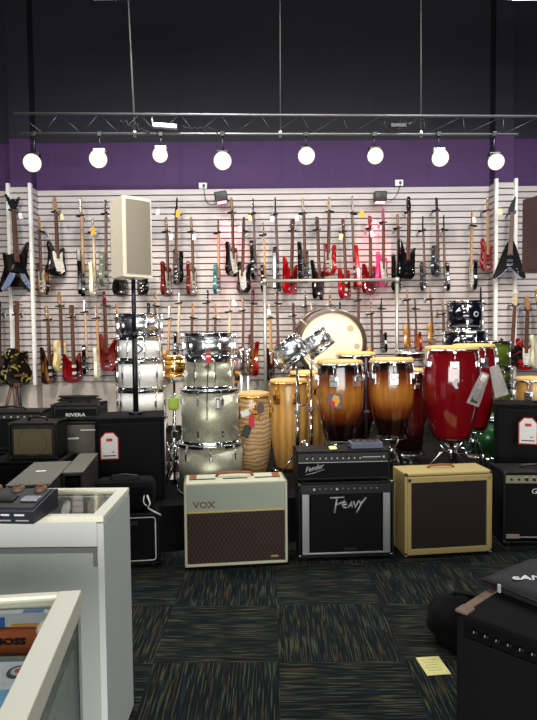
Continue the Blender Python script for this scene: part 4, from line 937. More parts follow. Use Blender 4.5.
MB().box((0,0,0), (.045,.003,.075)).build('card', M['tagred'], r); MB().box((0,-.002,.012), (.034,.001,.012)).build('print', M['tag'], r)
o = tagit(MB().tube([at(208.5,362,SY-.235), at(207.5,380,SY-.235), at(207,405,SY-.265), at(207,420,SY-.265)], .004, 6).build('cord', M['dkmetal']), 'thin dark cord dangling down the front of the silver sparkle drums', 'cord')
r = thing('drum_tag', 'grey hang tag on the silver sparkle floor tom', 'tag', at(218, 404, SY-.262)); MB().box((0,0,0), (.032,.003,.085)).build('card', M['bluegrey'], r); MB().box((0,-.002,0), (.02,.001,.06)).build('paper', M['tag'], r)
def bag(label, px, py, Y, w, h, rot, fill):
    r = thing('plastic_bag', label, 'bag', at(px, py, Y), 0, 'clear bags on the red congas'); T = Matrix.Rotation(rot, 4, 'Y')
    m = MB(); nx, nz = 7, 11; rr = random.Random(3)
    for side in (-1, 1):
        g = [[m.bm.verts.new(T @ Vector(((i/nx-.5)*w*(1-.35*(j/nz)**2), side*.018*math.sin(PI*i/nx)*math.sin(PI*j/nz)+rr.uniform(-.003,.003), (j/nz-.5)*h))) for i in range(nx+1)] for j in range(nz+1)]
        for j in range(nz):
            for i in range(nx): f = m.bm.faces.new([g[j][i], g[j][i+1], g[j+1][i+1], g[j+1][i]]); f.smooth = True
    m.build('film', M['bag'], r)
    if fill: MB().box((0,0,-.055), (w*.6,.014,h*.45), T, bev=.006).build('contents', M['greydk'], r); MB().box((0,-.002,.09), (w*.4,.012,h*.22), T, bev=.003).build('paper_slip', M['tag'], r)
bag('clear plastic bag with a dark item hanging on the front red conga', 479, 389, 4.70, .10, .27, .38, True)
bag('pale empty plastic bag hanging right of the rear red conga', 498, 381, 5.28, .12, .28, -.28, False)

# ------------------------------------------------------------ amplifiers and speakers
def frame_from(FL, FR_, depth):
    """base centre, yaw, width from the two front floor corners"""
    u = (FR_ - FL); w = math.hypot(u.x, u.y); rz_ = math.atan2(u.y, u.x)
    v = Vector((-math.sin(rz_), math.cos(rz_), 0))
    return (FL + FR_)/2 + v*depth/2, rz_, w
def corners(root, w, d, h, m, s=.032, z0=0.0, only=None):
    k = 0
    for sx in (-1, 1):
        for sy in (-1, 1):
            for z in (z0+s/2-.002, h-s/2+.002):
                if only and not only(sx, sy, z): continue
                MB().box((sx*(w/2-s/2+.002), sy*(d/2-s/2+.002), z), (s, s, s), bev=.009).build('corner_protector', m, root)
def feet(root, w, d):
    for sx in (-1, 1):
        for sy in (-1, 1): MB().cyl((sx*(w/2-.05), sy*(d/2-.05), 0.0), (sx*(w/2-.05), sy*(d/2-.05), .018), .016, 12).build('foot', M['rubber'], root)
def handle(root, x0, x1, y, z, m, r=.009, up=.03):
    pts = [(x0,y,z),(x0+.02,y,z+up*.8),((x0+x1)/2,y,z+up),(x1-.02,y,z+up*.8),(x1,y,z)]
    MB().tube(pts, r, 8).build('handle', m, root)
def knobs(root, xs, y, z, m, r=.009, L=.014, tilt=0):
    for x in xs: MB().cyl((x,y,z), (x,y-L,z+tilt), r, 12).build('knob', m, root)
def openbox(mb, w, d, z0, h, t, rec=.03):
    mb.box((0, d/2-.006, (z0+h)/2), (w-.004, .012, h-z0-.004))
    for sx in (-1, 1): mb.box((sx*(w/2-t/2), 0, (z0+h)/2), (t, d, h-z0), bev=.006)
    mb.box((0,0,z0+t/2), (w, d, t), bev=.006); mb.box((0,0,h-t/2), (w, d, t), bev=.006)
    return mb

# cream amp with brown diamond cloth
FL, FRR = hz(185, 568, .018), hz(288, 562.5, .018); FL.z = FRR.z = 0
c, a, w = frame_from(FL, FRR, .25); h = at(184, 484, FL.y).z
v = thing('guitar_amplifier', 'cream combo amplifier with brown diamond grille cloth and leather handle', 'amplifier', c, a)
m = openbox(MB(), w, .25, .018, h, .018); m.build('cabinet', M['voxcream'], v); feet(v, w, .25)
zs = h*.66
MB().box((0, -.105, (zs+h-.018)/2), (w-.03, .012, h-.018-zs), bev=.003).build('upper_panel', M['voxpanel'], v)
MB().box((0, -.105, (.036+zs)/2), (w-.034, .012, zs-.036)).build('grille_cloth', M['voxcloth'], v)
MB().box((0, -.115, zs), (w-.034, .012, .014), bev=.003).build('gold_strip', M['gold'], v)
for x in (-.22, 0, .22): MB().box((x, -.02, h+.001), (.17, .022, .004)).build('vent_slot', M['rubber'], v)
handle(v, -.13, .13, .04, h, M['leather'], .010, .03)
for x in (-.29, .29): 
    MB().box((x, .03, h+.003), (.05, .12, .008), bev=.003).build('leather_strap', M['leather'], v)
tx = text('VOX', .060, 'lettering', mat('antique_gold', (120, 104, 70), .4, .5), v, (-w/2+.06, -.1125, zs+.028), FR, .002, sx=1.15, bold=.0016)
MB().box((w/2-.09, -.112, .065), (.05, .003, .012)).build('badge', M['gold'], v)

# black amp with silver side bars, and the amp head on it
FL, FRR = hz(299, 559, .018), hz(394, 556, .018); FL.z = FRR.z = 0
c, a, w = frame_from(FL, FRR, .235); h = at(299, 483, FL.y).z; PW, PH, PC, PA = w, h, c, a
v = thing('guitar_amplifier', 'black combo amplifier with silver side bars and jagged silver lettering', 'amplifier', c, a)
openbox(MB(), w, .235, .018, h, .016).build('cabinet', M['black'], v); feet(v, w, .235)
zp = h - .085
MB().box((0,-.10,(.045+zp)/2), (w-.17,.012,zp-.045)).build('grille_cloth', M['grillblk'], v)
for s in (-1,1): MB().box((s*(w/2-.05),-.105,(.05+zp)/2), (.052,.018,zp-.05), bev=.004).build('side_bar', M['silverbar'], v)
MB().box((0,-.106,.048), (w-.05,.016,.014), bev=.003).build('bottom_trim', M['silverbar'], v)
MB().box((0,-.10,zp+.035), (w-.03,.012,.062)).build('control_panel', M['blacks'], v)
MB().box((0,-.109,zp+.004), (w-.03,.004,.005)).build('panel_trim', M['dkmetal'], v)
for k in range(12):
    x = -w/2+.11+k*.040; kn = MB().cyl((x,-.106,zp+.035),(x,-.119,zp+.035), .0085, 12).build('knob', M['prints' if k in (0,4) else 'blacks'], v)
    MB().box((x,-.120,zp+.039), (.003,.002,.008)).build('pointer', M['printw'], kn)
for x in (-w/2+.05, -w/2+.075): MB().cyl((x,-.106,zp+.035),(x,-.112,zp+.035), .006, 10).build('input_jack', M['chrome'], v)
corners(v, w, .235, h, M['chrome'], .028, .018)
# jagged lettering
def stroke(mb, pts, r, T): mb.tube([T @ Vector(p) for p in pts], r, 4)
lt = MB(); T = Matrix.Translation((-.095, -.109, zp-.105)) @ Matrix.Scale(1.0, 4)
H_ = .07
def S_(p): 
    for q in p: stroke(lt, [(x+.25*z*0.5, 0, z) for x, z in q], .0072, T)
S_([[(.015,-.03),(.02,H_)], [(-.03,H_+.008),(.07,H_+.012),(.075,H_-.018),(.02,H_-.042)],
    [(.075,.008),(.06,.035),(.085,.045),(.095,.03),(.062,.022)], [(.075,.008),(.10,.006)],
    [(.108,.006),(.128,.05),(.135,.006)], [(.113,.022),(.133,.022)],
    [(.142,.05),(.155,.006),(.178,.056)], [(.182,.05),(.195,.028),(.225,.075)], [(.195,.028),(.17,-.03)]])
lt.build('lettering', M['prints'], v)
MB().box((.03,-.108,.075), (.09,.003,.022), bev=.001).build('badge', M['dkmetal'], v)

# head unit on top
hd_h = at(294, 451, c.y-.11).z - h
w2 = PW*.985
v2 = thing('amplifier_head', 'black amplifier head with row of knobs and silver script, stacked on black combo', 'amplifier', (c.x-.02, c.y, h+.001), a)
HH = hd_h
openbox(MB(), w2, .225, .014, HH, .016).build('cabinet', M['black'], v2); feet(v2, w2, .225)
MB().box((0,-.098,(.03+HH-.085)/2), (w2-.03,.010,HH-.085-.03)).build('grille_cloth', M['grillblk'], v2)
MB().box((0,-.098,HH-.05), (w2-.03,.012,.062)).build('control_panel', M['blacks'], v2)
MB().box((0,-.106,HH-.083), (w2-.035,.005,.004)).build('panel_trim', M['prints'], v2)
for k in range(10):
    x = -w2/2+.075+k*.040+(.012 if k > 1 else 0); kn = MB().cyl((x,-.104,HH-.05),(x,-.120,HH-.052), .010, 12).build('knob', M['dkmetal'], v2)
    MB().cyl((x,-.120,HH-.052),(x,-.122,HH-.052), .006, 10).build('knob_cap', M['prints'], kn)
MB().box((w2/2-.13,-.105,HH-.050), (.13,.002,.006)).build('panel_print', M['prints'], v2)
MB().cyl((w2/2-.045,-.104,HH-.05),(w2/2-.045,-.110,HH-.05), .008, 12).build('pilot_lamp', M['prints'], v2)
text('Fender', .05, 'lettering', M['prints'], v2, (-w2/2+.065, -.104, .068), (PI/2, -.22, 0), .0015, shear=.45, sx=.92)
MB().tube([(-w2/2+.065,-.106,.052),(-w2/2+.12,-.106,.062),(-w2/2+.20,-.106,.088)], .0025, 6).build('script_underline', M['prints'], v2)
handle(v2, -.09, .09, .0, HH, M['blacks'], .009, .035)
r = thing('effects_pedal', 'flat blue grey rack tuner box lying on the black amplifier head', 'device', (c.x+.155*math.cos(a), c.y-.02+.155*math.sin(a), h+HH+.003), a)
MB().box((0,0,.022), (.225,.13,.040), bev=.004).build('housing', M['bluegrey'], r); MB().box((0,.0,.044), (.19,.10,.006), bev=.002).build('top_panel', M['greydk'], r)
for k in range(4): MB().cyl((-.08+.05*k,.01,.046),(-.08+.05*k,.01,.058), .010, 12).build('knob', M['dkmetal'], r)
r = thing('price_card', 'small white price card lying on the black amplifier head before its handle', 'tag', (c.x-.085, c.y-.075, h+HH+.003), a+.2); MB().box((0,0,.014), (.055,.035,.0015), Matrix.Rotation(.5,4,'X')).build('card', M['tagy'], r)

# tweed amp
FL, FRR = hz(405, 556, .018), hz(492, 551, .018); FL.z = FRR.z = 0
c, a, w = frame_from(FL, FRR, .26); h = at(404, 474, FL.y).z
v = thing('guitar_amplifier', 'square tan tweed amplifier with big dark brown grille', 'amplifier', c, a); d = .26
m = MB(); t = .03
m.box((0, d/2-.006, h/2), (w-.01,.012,h-.01))
for s in (-1,1): m.box((s*(w/2-.010),0,h/2), (.02,d,h-.02), bev=.006)
m.box((0,0,.03), (w,d,.024), bev=.006); m.box((0,0,h-.010), (w,d,.02), bev=.007)
m.build('cabinet', M['tweed'], v); feet(v, w, d)
fm = MB(); y = -d/2+.012
for s in (-1,1): fm.box((s*(w/2-.030),y-.010,h/2+.010), (.030,.022,h-.075), bev=.005)
fm.box((0,y-.010,.045), (w-.03,.022,.034), bev=.005); fm.box((0,y-.010,h-.045), (w-.03,.022,.042), bev=.005)
fm.build('front_frame', M['tweed'], v)
MB().box((0,y,h/2), (w-.085,.012,h-.10)).build('grille_cloth', M['browncloth'], v)
handle(v, -.10, .10, .02, h, M['leather'], .009, .022)
for x in (-.1,.12): MB().cyl((x,y-.021,h-.06),(x,y-.024,h-.06), .004, 8).build('screw', M['dkmetal'], v)
corners(v, w, d, h, M['dkmetal'], .026, .018, only=lambda sx, sy, z: sy < 0)
MB().cyl((-w/2+.028,y-.021,h-.045),(-w/2+.028,y-.030,h-.045), .012, 10).build('latch', M['chrome'], v)

# right black amp with beige panel
FL = hz(503, 546, 0); FRR = FL + Vector((.60*math.cos(-.03), .60*math.sin(-.03), 0))
c, a, w = frame_from(FL, FRR, .30); h = at(505, 472, FL.y).z
v = thing('guitar_amplifier', 'black combo amplifier with beige knob panel, cut by the right photo edge', 'amplifier', c, a); d = .30
openbox(MB(), w, d, .018, h, .018).build('cabinet', M['black'], v); feet(v, w, d)
MB().box((0,-d/2+.018,h-.058), (w-.04,.012,.062), bev=.003).build('control_panel', M['greypanel'], v)
MB().box((0,-d/2+.022,(.07+h-.09)/2), (w-.04,.012,h-.16)).build('grille_cloth', M['grillblk'], v)
MB().box((.04,-d/2+.012,.062), (w-.15,.008,.010), bev=.002).build('bottom_trim', M['silverbar'], v); MB().box((-w/2+.075,-d/2+.012,.068), (.10,.008,.034), bev=.003).build('badge', M['greypanel'], v)
for k in range(9):
    x = -w/2+.06+k*.055; MB().cyl((x,-d/2+.014,h-.058),(x,-d/2-.004,h-.058), .011 if k > 1 else .008, 12).build('knob' if k > 1 else 'input_jack', M['blacks'], v)
    if k > 1: MB().box((x,-d/2+.011,h-.040), (.016,.002,.005)).build('panel_print', M['printw'], v)
handle(v, -.12, .12, 0, h, M['blacks'], .010, .02); corners(v, w, d, h, M['dkmetal'], .03, .018)
text('GA', .055, 'lettering', M['printw'], v, (-w/2+.205, -d/2+.0135, h-.165), FR, .0015, sx=1.2, shear=.15)

# subwoofers
def sub(label, x0, x1, ytop, Y, depth, group, yaw=0.0):
    A, B = at(x0, ytop, Y), at(x1, ytop, Y); w = (B-A).x; h = A.z - rz
    v = thing('subwoofer', label, 'loudspeaker', ((A.x+B.x)/2 - math.sin(yaw)*depth/2, Y+math.cos(yaw)*depth/2, rz), yaw, group)
    MB().box((0,0,h/2+.009), (w,depth,h-.02), bev=.010).build('cabinet', M['subcarpet'], v); feet(v, w, depth)
    MB().box((0,-depth/2-.006,h/2), (w-.05,.014,h-.08), bev=.005).build('front_grille', M['grillblk'], v)
    MB().cyl((0.0,0,h-.004), (0,0,h+.006), .05, 20).build('pole_socket', M['dkmetal'], v)
    return v, w, h
v, w, h = sub('large black carpeted subwoofer on the riser under the white loudspeaker pole', 96, 163, 418, 4.44, .40, 'black subwoofers', math.radians(9)); SUBL = v; SUBLh = h
r_, w_, h_ = sub('large black carpeted subwoofer at the right under the dark loudspeaker', 497, 556, 405, 4.99, .36, 'black subwoofers', math.radians(-19)); SUBR = r_
def bigtag(label, px, py, Y, s, yaw=0.0):
    P = at(px, py, Y); r = thing('price_sign', label, 'sign', P, yaw, 'house shaped price signs')
    k = s
    MB().prism([(-.066*k,-.10*k),(.066*k,-.10*k),(.066*k,.06*k),(.03*k,.10*k),(-.03*k,.10*k),(-.066*k,.06*k)], -.001, .001).build('border_card', M['tagred'], r)
    MB().prism([(-.058*k,-.092*k),(.058*k,-.092*k),(.058*k,.056*k),(.027*k,.092*k),(-.027*k,.092*k),(-.058*k,.056*k)], -.003, -.001).build('white_face', M['tag'], r)
    MB().box((0,-.0035,.045*k), (.045*k,.001,.022*k)).build('red_print', M['tagred'], r); MB().box((0,-.0035,-.072*k), (.09*k,.001,.008*k)).build('grey_print', M['dkmetal'], r); MB().box((.025*k,-.0035,-.045*k), (.02*k,.001,.006*k)).build('grey_print', M['dkmetal'], r)
bigtag('white house shaped price sign with red border on the left subwoofer', 109.5, 446, 4.375, 1.0, math.radians(9))
bigtag('white house shaped price sign with red border on the right subwoofer', 528, 431, 4.86, 1.1, math.radians(-19))
# left speaker on pole
P = at(133, 279, 4.62); base = (SUBL.location.x*0 + P.x, 4.63, rz + SUBLh + .003)
hp = P.z - base[2]
r = thing('speaker_pole', 'dark pole standing on the left subwoofer carrying the white loudspeaker', 'pole', (P.x, 4.63, base[2]))
MB().cyl((0,0,.0), (0,0,hp*.6), .021, 14).build('lower_tube', M['blacks'], r); MB().cyl((0,0,hp*.58), (0,0,hp-.002), .017, 14).build('upper_tube', mat('dark_blue_metal', (28,34,52), .35, .4), r)
MB().cyl((0,0,0.003), (0,0,.02), .055, 18).build('base_collar', M['dkmetal'], r); MB().cyl((0,0,hp*.57), (0,0,hp*.61), .027, 14).build('height_collar', M['blacks'], r)
SUBL.children[-1].location = Matrix.Rotation(-SUBL.rotation_euler.z, 3, 'Z') @ Vector((P.x - SUBL.location.x, 4.63 - SUBL.location.y, 0))
def pa(label, px, py, Y, ytop, w, d, yaw, mc, mg, front_off=0):
    P = at(px, py, Y); T = at(px, ytop, Y); h = T.z - P.z
    v = thing('loudspeaker', label, 'loudspeaker', P, math.radians(yaw), 'loudspeakers on poles')
    # plan outline : wide front, slightly bowed, narrower back
    outl = [(-w/2,-d/2+.012)] + [(-w/2 + w*k/8, -d/2+.012 - .016*math.sin(PI*k/8)) for k in range(1,8)] + [(w/2,-d/2+.012),(w/2-.045,d/2),(-w/2+.045,d/2)]
    m = MB(); n = len(outl)
    lo = [m.bm.verts.new((x,y,0)) for x,y in outl]; hi = [m.bm.verts.new((x,y,h)) for x,y in outl]
    m.bm.faces.new(lo[::-1]); m.bm.faces.new(hi)
    for k in range(n): m.bm.faces.new([lo[k], lo[(k+1)%n], hi[(k+1)%n], hi[k]])
    bmesh.ops.bevel(m.bm, geom=m.bm.edges[:], offset=.005, segments=2, affect='EDGES')
    m.build('cabinet', mc, v)
    g = MB(); gw = w-.045
    pts = [(-gw/2 + gw*k/10, -d/2+.006 - .017*math.sin(PI*(.08+.84*k/10))) for k in range(11)]
    lo = [g.bm.verts.new((x,y,.025)) for x,y in pts]; hi = [g.bm.verts.new((x,y,h-.025)) for x,y in pts]
    for k in range(10): g.bm.faces.new([lo[k], lo[k+1], hi[k+1], hi[k]])
    g.build('front_grille', mg, v)
    MB().cyl((0,0,-.001), (0,0,.012), .04, 16).build('pole_socket', M['blacks'], v)
    MB().tube([(0,0,h-.004),(0,0,h+.02),(.012,0,h+.03),(.02,0,h+.015)], .005, 6).build('eyebolt', M['dkmetal'], v)
    return v
gm = mat('grey_perforated_grille', (138, 131, 114), .6, scale=300, bump=.25, var=.14)
pa('white cream loudspeaker with grey grille raised on a pole over the left subwoofer', 130, 278.5, 4.63, 200, .255, .27, 44, M['cream'], gm)
Pq = at(543, 271, 5.08)
pa('dark brown loudspeaker raised on a pole at the right photo edge', 543, 271, 5.08, 198, .30, .26, 27, mat('dark_brown_vinyl', (62, 40, 40), .5, scale=120, bump=.2), M['grillblk'])
bz = SUBR.location.z + h_ + .003; hp = Pq.z - bz
r = thing('speaker_pole', 'black pole standing on the right subwoofer carrying the dark loudspeaker', 'pole', (Pq.x, 5.08, bz))
MB().cyl((0,0,0), (0,0,hp*.6), .021, 14).build('lower_tube', M['blacks'], r); MB().cyl((0,0,hp*.58), (0,0,hp-.002), .017, 14).build('upper_tube', M['blacks'], r); MB().cyl((0,0,.003), (0,0,.02), .055, 18).build('base_collar', M['dkmetal'], r)
SUBR.children[-1].location = Matrix.Rotation(-SUBR.rotation_euler.z, 3, 'Z') @ Vector((Pq.x - SUBR.location.x, 5.08 - SUBR.location.y, 0))

# black amp with white piping left, floor, and bag on it
FL = hz(96, 570, 0); FRR = hz(160, 566.5, 0); c, a, w = frame_from(FL, FRR, .22); h = at(158, 513, FRR.y).z
v = thing('guitar_amplifier', 'black amplifier with white piping half hidden behind the counter, by the riser', 'amplifier', c, a); d = .22
openbox(MB(), w, d, .018, h, .016).build('cabinet', M['black'], v); feet(v, w, d)
MB().box((0,-d/2+.014,h/2+.01), (w-.034,.012,h-.055)).build('grille_cloth', M['grillblk'], v)
pp = []; rr = .02; hw, z0, z1 = w/2-.026, .046, h-.028
for cx, cz, a0 in ((hw-rr, z1-rr, 0), (-hw+rr, z1-rr, 90), (-hw+rr, z0+rr, 180), (hw-rr, z0+rr, 270)):
    for k in range(5): q = math.radians(a0+k*22.5); pp.append((cx+rr*math.cos(q), -d/2+.006, cz+rr*math.sin(q)))
pp.append(pp[0]); MB().tube(pp, .0042, 6).build('piping', M['printw'], v)
MB().box((.02,-d/2+.007,h-.065), (.10,.004,.03), bev=.004).build('badge', M['dkmetal'], v)
handle(v, -.08,.08,0,h,M['blacks'],.008,.02)
bz = h + .024
v = thing('gig_bag', 'soft black gig bag lying on the amplifier with white piping', 'bag', (c.x-.02, c.y, bz), a)
m = MB(); m.box((0,0,.10), (w*.95,.20,.20), bev=.045); m.build('body', M['blackcloth'], v)
MB().tube([(-.10,-.03,.195),(-.08,-.04,.225),(0,-.045,.235),(.08,-.04,.225),(.10,-.03,.195)], .008, 6).build('carry_handle', M['greydk'], v)
MB().tube([(.135,-.105,.10),(.13,-.112,.06),(.14,-.116,.04),(.155,-.115,.03)], .004, 6).build('zip_pull', M['tag'], v)
o = tagit(MB().tube([at(147,495,FRR.y-.03), at(150,503,FRR.y-.04), at(148,508,FRR.y-.05), at(155,512,FRR.y-.02), at(161,515,FRR.y-.0)], .006, 6).build('strap', M['tag']), 'white strap end hanging over the corner of the piped black amplifier', 'strap')

# left group
def cab(name, label, x0, x1, yb, yt, Y, depth, m1, m2, group=None, grille=True, yaw=0, frame=.035):
    A, B = at(x0, yb, Y), at(x1, yb, Y); w = (B-A).x; h = at(x0, yt, Y).z - A.z
    v = thing(name, label, 'amplifier', ((A.x+B.x)/2, Y+depth/2, A.z), yaw, group)
    openbox(MB(), w, depth, 0.0, h, .02).build('cabinet', m1, v)
    if grille: MB().box((0,-depth/2+.016,h/2-.005), (w-frame*2,.012,h-frame*2.1)).build('grille_cloth', m2, v); MB().box((0,-depth/2+.028,h/2), (w-.03,.012,h-.03)).build('baffle', M['blacks'], v)
    handle(v, -w*.2, w*.2, 0, h, M['blacks'], .009, .028); corners(v, w, depth, h, M['dkmetal'], .028)
    return v, w, h
# supports : tall black cabinets on the riser
def plain(label, x0, x1, ytop, Y, depth, z0, m=None, name='speaker_cabinet', group='black speaker cabinets at the left', gm_=None):
    A, B = at(x0, ytop, Y), at(x1, ytop, Y); w = (B-A).x; h = A.z - z0
    v = thing(name, label, 'speaker cabinet', ((A.x+B.x)/2, Y+depth/2, z0), 0, group)
    openbox(MB(), w, depth, .012, h, .02).build('cabinet', m or M['black'], v); MB().box((0,-depth/2+.018,h/2), (w-.05,.012,h-.06)).build('grille_cloth', gm_ or M['grillblk'], v); feet(v, w, depth)
    return v, w, h
plain('black speaker cabinet under the combo with tan grille', -12, 64, 461.5, 4.42, .30, rz)
v, w, h = cab('guitar_amplifier', 'small black combo amplifier with round marked tan grille at the left', 8, 57.5, 460, 423, 4.44, .24, M['black'], M['tan'], frame=.042)
MB().torus(.105, .003, 0, Matrix.Translation((0,-.24/2+.0105,h/2-.005))@Matrix.Rotation(PI/2,4,'X'), n=40, m=6).build('speaker_ring', mat('ring_imprint', (84,74,54), .8), v)
plain('black speaker cabinet under the far left amplifier head', -30, 44, 452, 4.86, .30, rz)
v, w, h = cab('amplifier_head', 'dark amplifier head with chrome glints at the far left edge, behind the tan combo', -30, 43, 451, 412, 4.88, .24, M['black'], M['grillblk'])
MB().box((0,-.108,h-.045), (w-.06,.006,.03)).build('control_panel', M['greydk'], v)
for k in range(9): MB().cyl((-w/2+.07+k*.055,-.112,h-.045), (-w/2+.07+k*.055,-.124,h-.045), .008, 10).build('knob', M['prints'], v)
plain('grey fronted speaker cabinet under the head with white lettering', 60, 97, 421.5, 4.80, .28, rz, M['greydk'], group=None, gm_=M['greytop'])
v, w, h = cab('amplifier_head', 'black amplifier head with white lettering and cables on top', 50.5, 100, 420.5, 404.5, 4.78, .24, M['black'], M['grillblk'])
text('RIVERA', .038, 'lettering', M['printw'], v, (.0, -.1115, .03), FR, .002, align='CENTER', sx=1.3, bold=.0006)
for k in range(7): MB().cyl((-w/2+.05+k*.045,-.100,h-.035), (-w/2+.05+k*.045,-.118,h-.035), .007, 10).build('knob', M['dkmetal'], v)
Hr = v.location.z + h
rr = random.Random(5); pts = []
for k in range(60):
    a_ = k*.42; pts.append((v.location.x + .15*math.cos(a_)*(1+.2*math.sin(k*.13)), v.location.y + .07*math.sin(a_), Hr+.012+.0007*k + .006*rr.random()))
tagit(MB().tube(pts, .007, 6).build('cable', M['rubber']), 'coiled black cable lying on the head with white lettering', 'cable')
# grey boxes with flat tops (amp heads stored end-on)
def endon(label, fl, fr, br, ztop, group):
    FLp, FRp, BRp = hz(*fl, ztop), hz(*fr, ztop), hz(*br, ztop)
    u = FRp-FLp; w = u.length; d = (BRp-FRp).length; a_ = math.atan2((BRp-FRp).y, (BRp-FRp).x) - PI/2
    c_ = FRp + (BRp-FRp)/2 - Vector((math.cos(a_), math.sin(a_), 0))*w/2
    v = thing('speaker_cabinet', label, 'speaker cabinet', (c_.x, c_.y, 0.0), a_, group); h = ztop
    openbox(MB(), w, d, .018, h-.006, .018).build('cabinet', M['greydk'], v)
    MB().box((0,0,h-.004), (w,d,.010), bev=.003).build('top_panel', M['greytop'], v)
    MB().box((0,-d/2+.010,h/2), (w-.05,.012,h-.08)).build('grille_cloth', M['grillblk'], v); feet(v, w, d)
    corners(v, w, d, h, M['brass'] if 'nearer' in label else M['dkmetal'], .022, .018, only=lambda sx, sy, z: z > .3 and sy < 0)
    return v, w, d, h
v, w, d, h = endon('grey topped tall cabinet, nearer of the two behind the counter', (6, 485), (50, 484), (72, 461), .74, 'grey topped cabinets')
r = thing('price_card', 'small white card lying on the nearer grey topped cabinet', 'tag', hz(41, 471, h+.003), .1); MB().box((0,0,0), (.06,.03,.0015)).build('card', M['tag'], r)
v, w, d, h = endon('grey topped tall cabinet, farther one beside the left subwoofer', (61.5, 473), (83, 472), (98, 453), .74, 'grey topped cabinets')
for (px, py, ry_, lab) in ((72, 438.5, .05, 'white card strip on the grey cabinet, lower left one'), (88, 430, 0, 'thin white card strip on the grey cabinet, upper right one')):
    r = thing('price_card', lab, 'tag', at(px, py, 4.79), 0); MB().box((0,0,0), (.11 if px<80 else .12,.003,.014 if px<80 else .008), Matrix.Rotation(-ry_,4,'Y')).build('card', M['tag'], r)
# brown wooden stand legs on wall shelf below black and gold guitar
r = thing('wooden_easel', 'brown wooden folding legs standing under the black and gold guitar', 'easel', (at(14,410,7.0).x, 7.0, rz)); o0 = Vector(r.location)
for k, (x0, y0, x1, y1) in enumerate(((12,384,5,412),(14,384,16,412),(18,384,21,412))):
    A = at(x0,y0,7.0)-o0; B = at(x1,y1,7.0+.05*k)-o0; D = A + (B-A)*((A.z-.002)/(A.z-B.z)); MB().cyl(A, D, .020, 8).build('leg', M['rosewood'] if k < 2 else M['dkmetal'], r)
MB().box(at(14.5,385,7.0)-o0, (.12,.04,.04), bev=.005).build('top_block', M['rosewood'], r)

# ------------------------------------------------------------ counters
CH = .95
BRp = hz(127, 487.5, CH); FRp = hz(106, 516.5, CH)
W1 = 1.7; D1 = BRp.y - FRp.y
c1 = thing('display_counter', 'white display counter with glass top and grey locked sliding panel', 'counter', ((BRp.x+FRp.x)/2 - W1/2, FRp.y + D1/2, 0.0))
hw = W1/2; hd = D1/2
MB().box((hw-.012, 0, CH/2-.01), (.024, D1, CH-.03), bev=.002).build('end_panel', M['countw'], c1)
MB().box((-hw+.012, 0, CH/2-.01), (.024, D1, CH-.03), bev=.002).build('end_panel', M['countw'], c1)
MB().box((0, hd-.012, (CH-.03)/2), (W1-.05, .02, CH-.04)).build('front_panel', M['countw'], c1)
MB().box((0, 0, .62), (W1-.05, D1-.03, .018)).build('deck', M['countg'], c1)
MB().box((0, -hd+.018, .33), (W1-.05, .016, .56)).build('sliding_door', M['countg'], c1)
MB().box((0, -hd+.016, CH-.065), (W1-.05, .03, .09), bev=.003).build('upper_rail', M['countw'], c1)
MB().box((0, -hd+.014, CH-.125), (W1-.05, .012, .020)).build('door_track', mat('door_track_grey', (118,120,120), .5), c1)  # grey strip painting the shadow line below the upper rail
MB().box((0, -hd+.016, .70), (W1-.05, .014, .24)).build('upper_door', M['countg'], c1)
MB().box((0, -hd+.02, .03), (W1-.05, .02, .06)).build('kick_board', M['countw'], c1)
lk = at(95.5, 559, FRp.y) - Vector(c1.location); MB().box((lk.x, -hd+.007, lk.z), (.019,.006,.060), bev=.002).build('lock_plate', MATS['door_track_grey'], c1)
fr = MB(); t = .030
fr.box((0, hd-t/2, CH-.01), (W1, t, .022), bev=.003); fr.box((0, -hd+.018, CH-.01), (W1, .036, .022), bev=.003)
fr.box((hw-.022, 0, CH-.01), (.044, D1-.06, .0218), bev=.003); fr.box((-hw+.022, 0, CH-.01), (.044, D1-.06, .0218), bev=.003); fr.build('top_frame', M['counte'], c1)
MB().box((0,0,CH-.012), (W1-.08, D1-.06, .006)).build('glass_top', M['glass'], c1)
# little boxed goods inside counter 1
rr = random.Random(11); n = 0
for (fx, lab) in ((-.10, 'white boxed accessory nearest the lit end'), (-.18, 'tan boxed accessory second from the end'), (-.27, 'grey boxed accessory third from the end'), (-.36, 'white boxed accessory fourth from the end')):
    x = c1.location.x + hw + fx
    r = thing('accessory_box', lab + ' inside the white counter', 'box', (x, c1.location.y+.04, .630), 0, 'small boxes inside the white counter')
    k = n; n += 1; MB().box((0,0,.10), (.068,.16,.20), bev=.003).build('carton', M[('tag','palewood','silverbar','white')[k]], r); MB().box((0,0,.2015), (.05,.03,.002)).build('printed_label', M[('dkmetal','tag','printw','bluegrey')[k]], r)
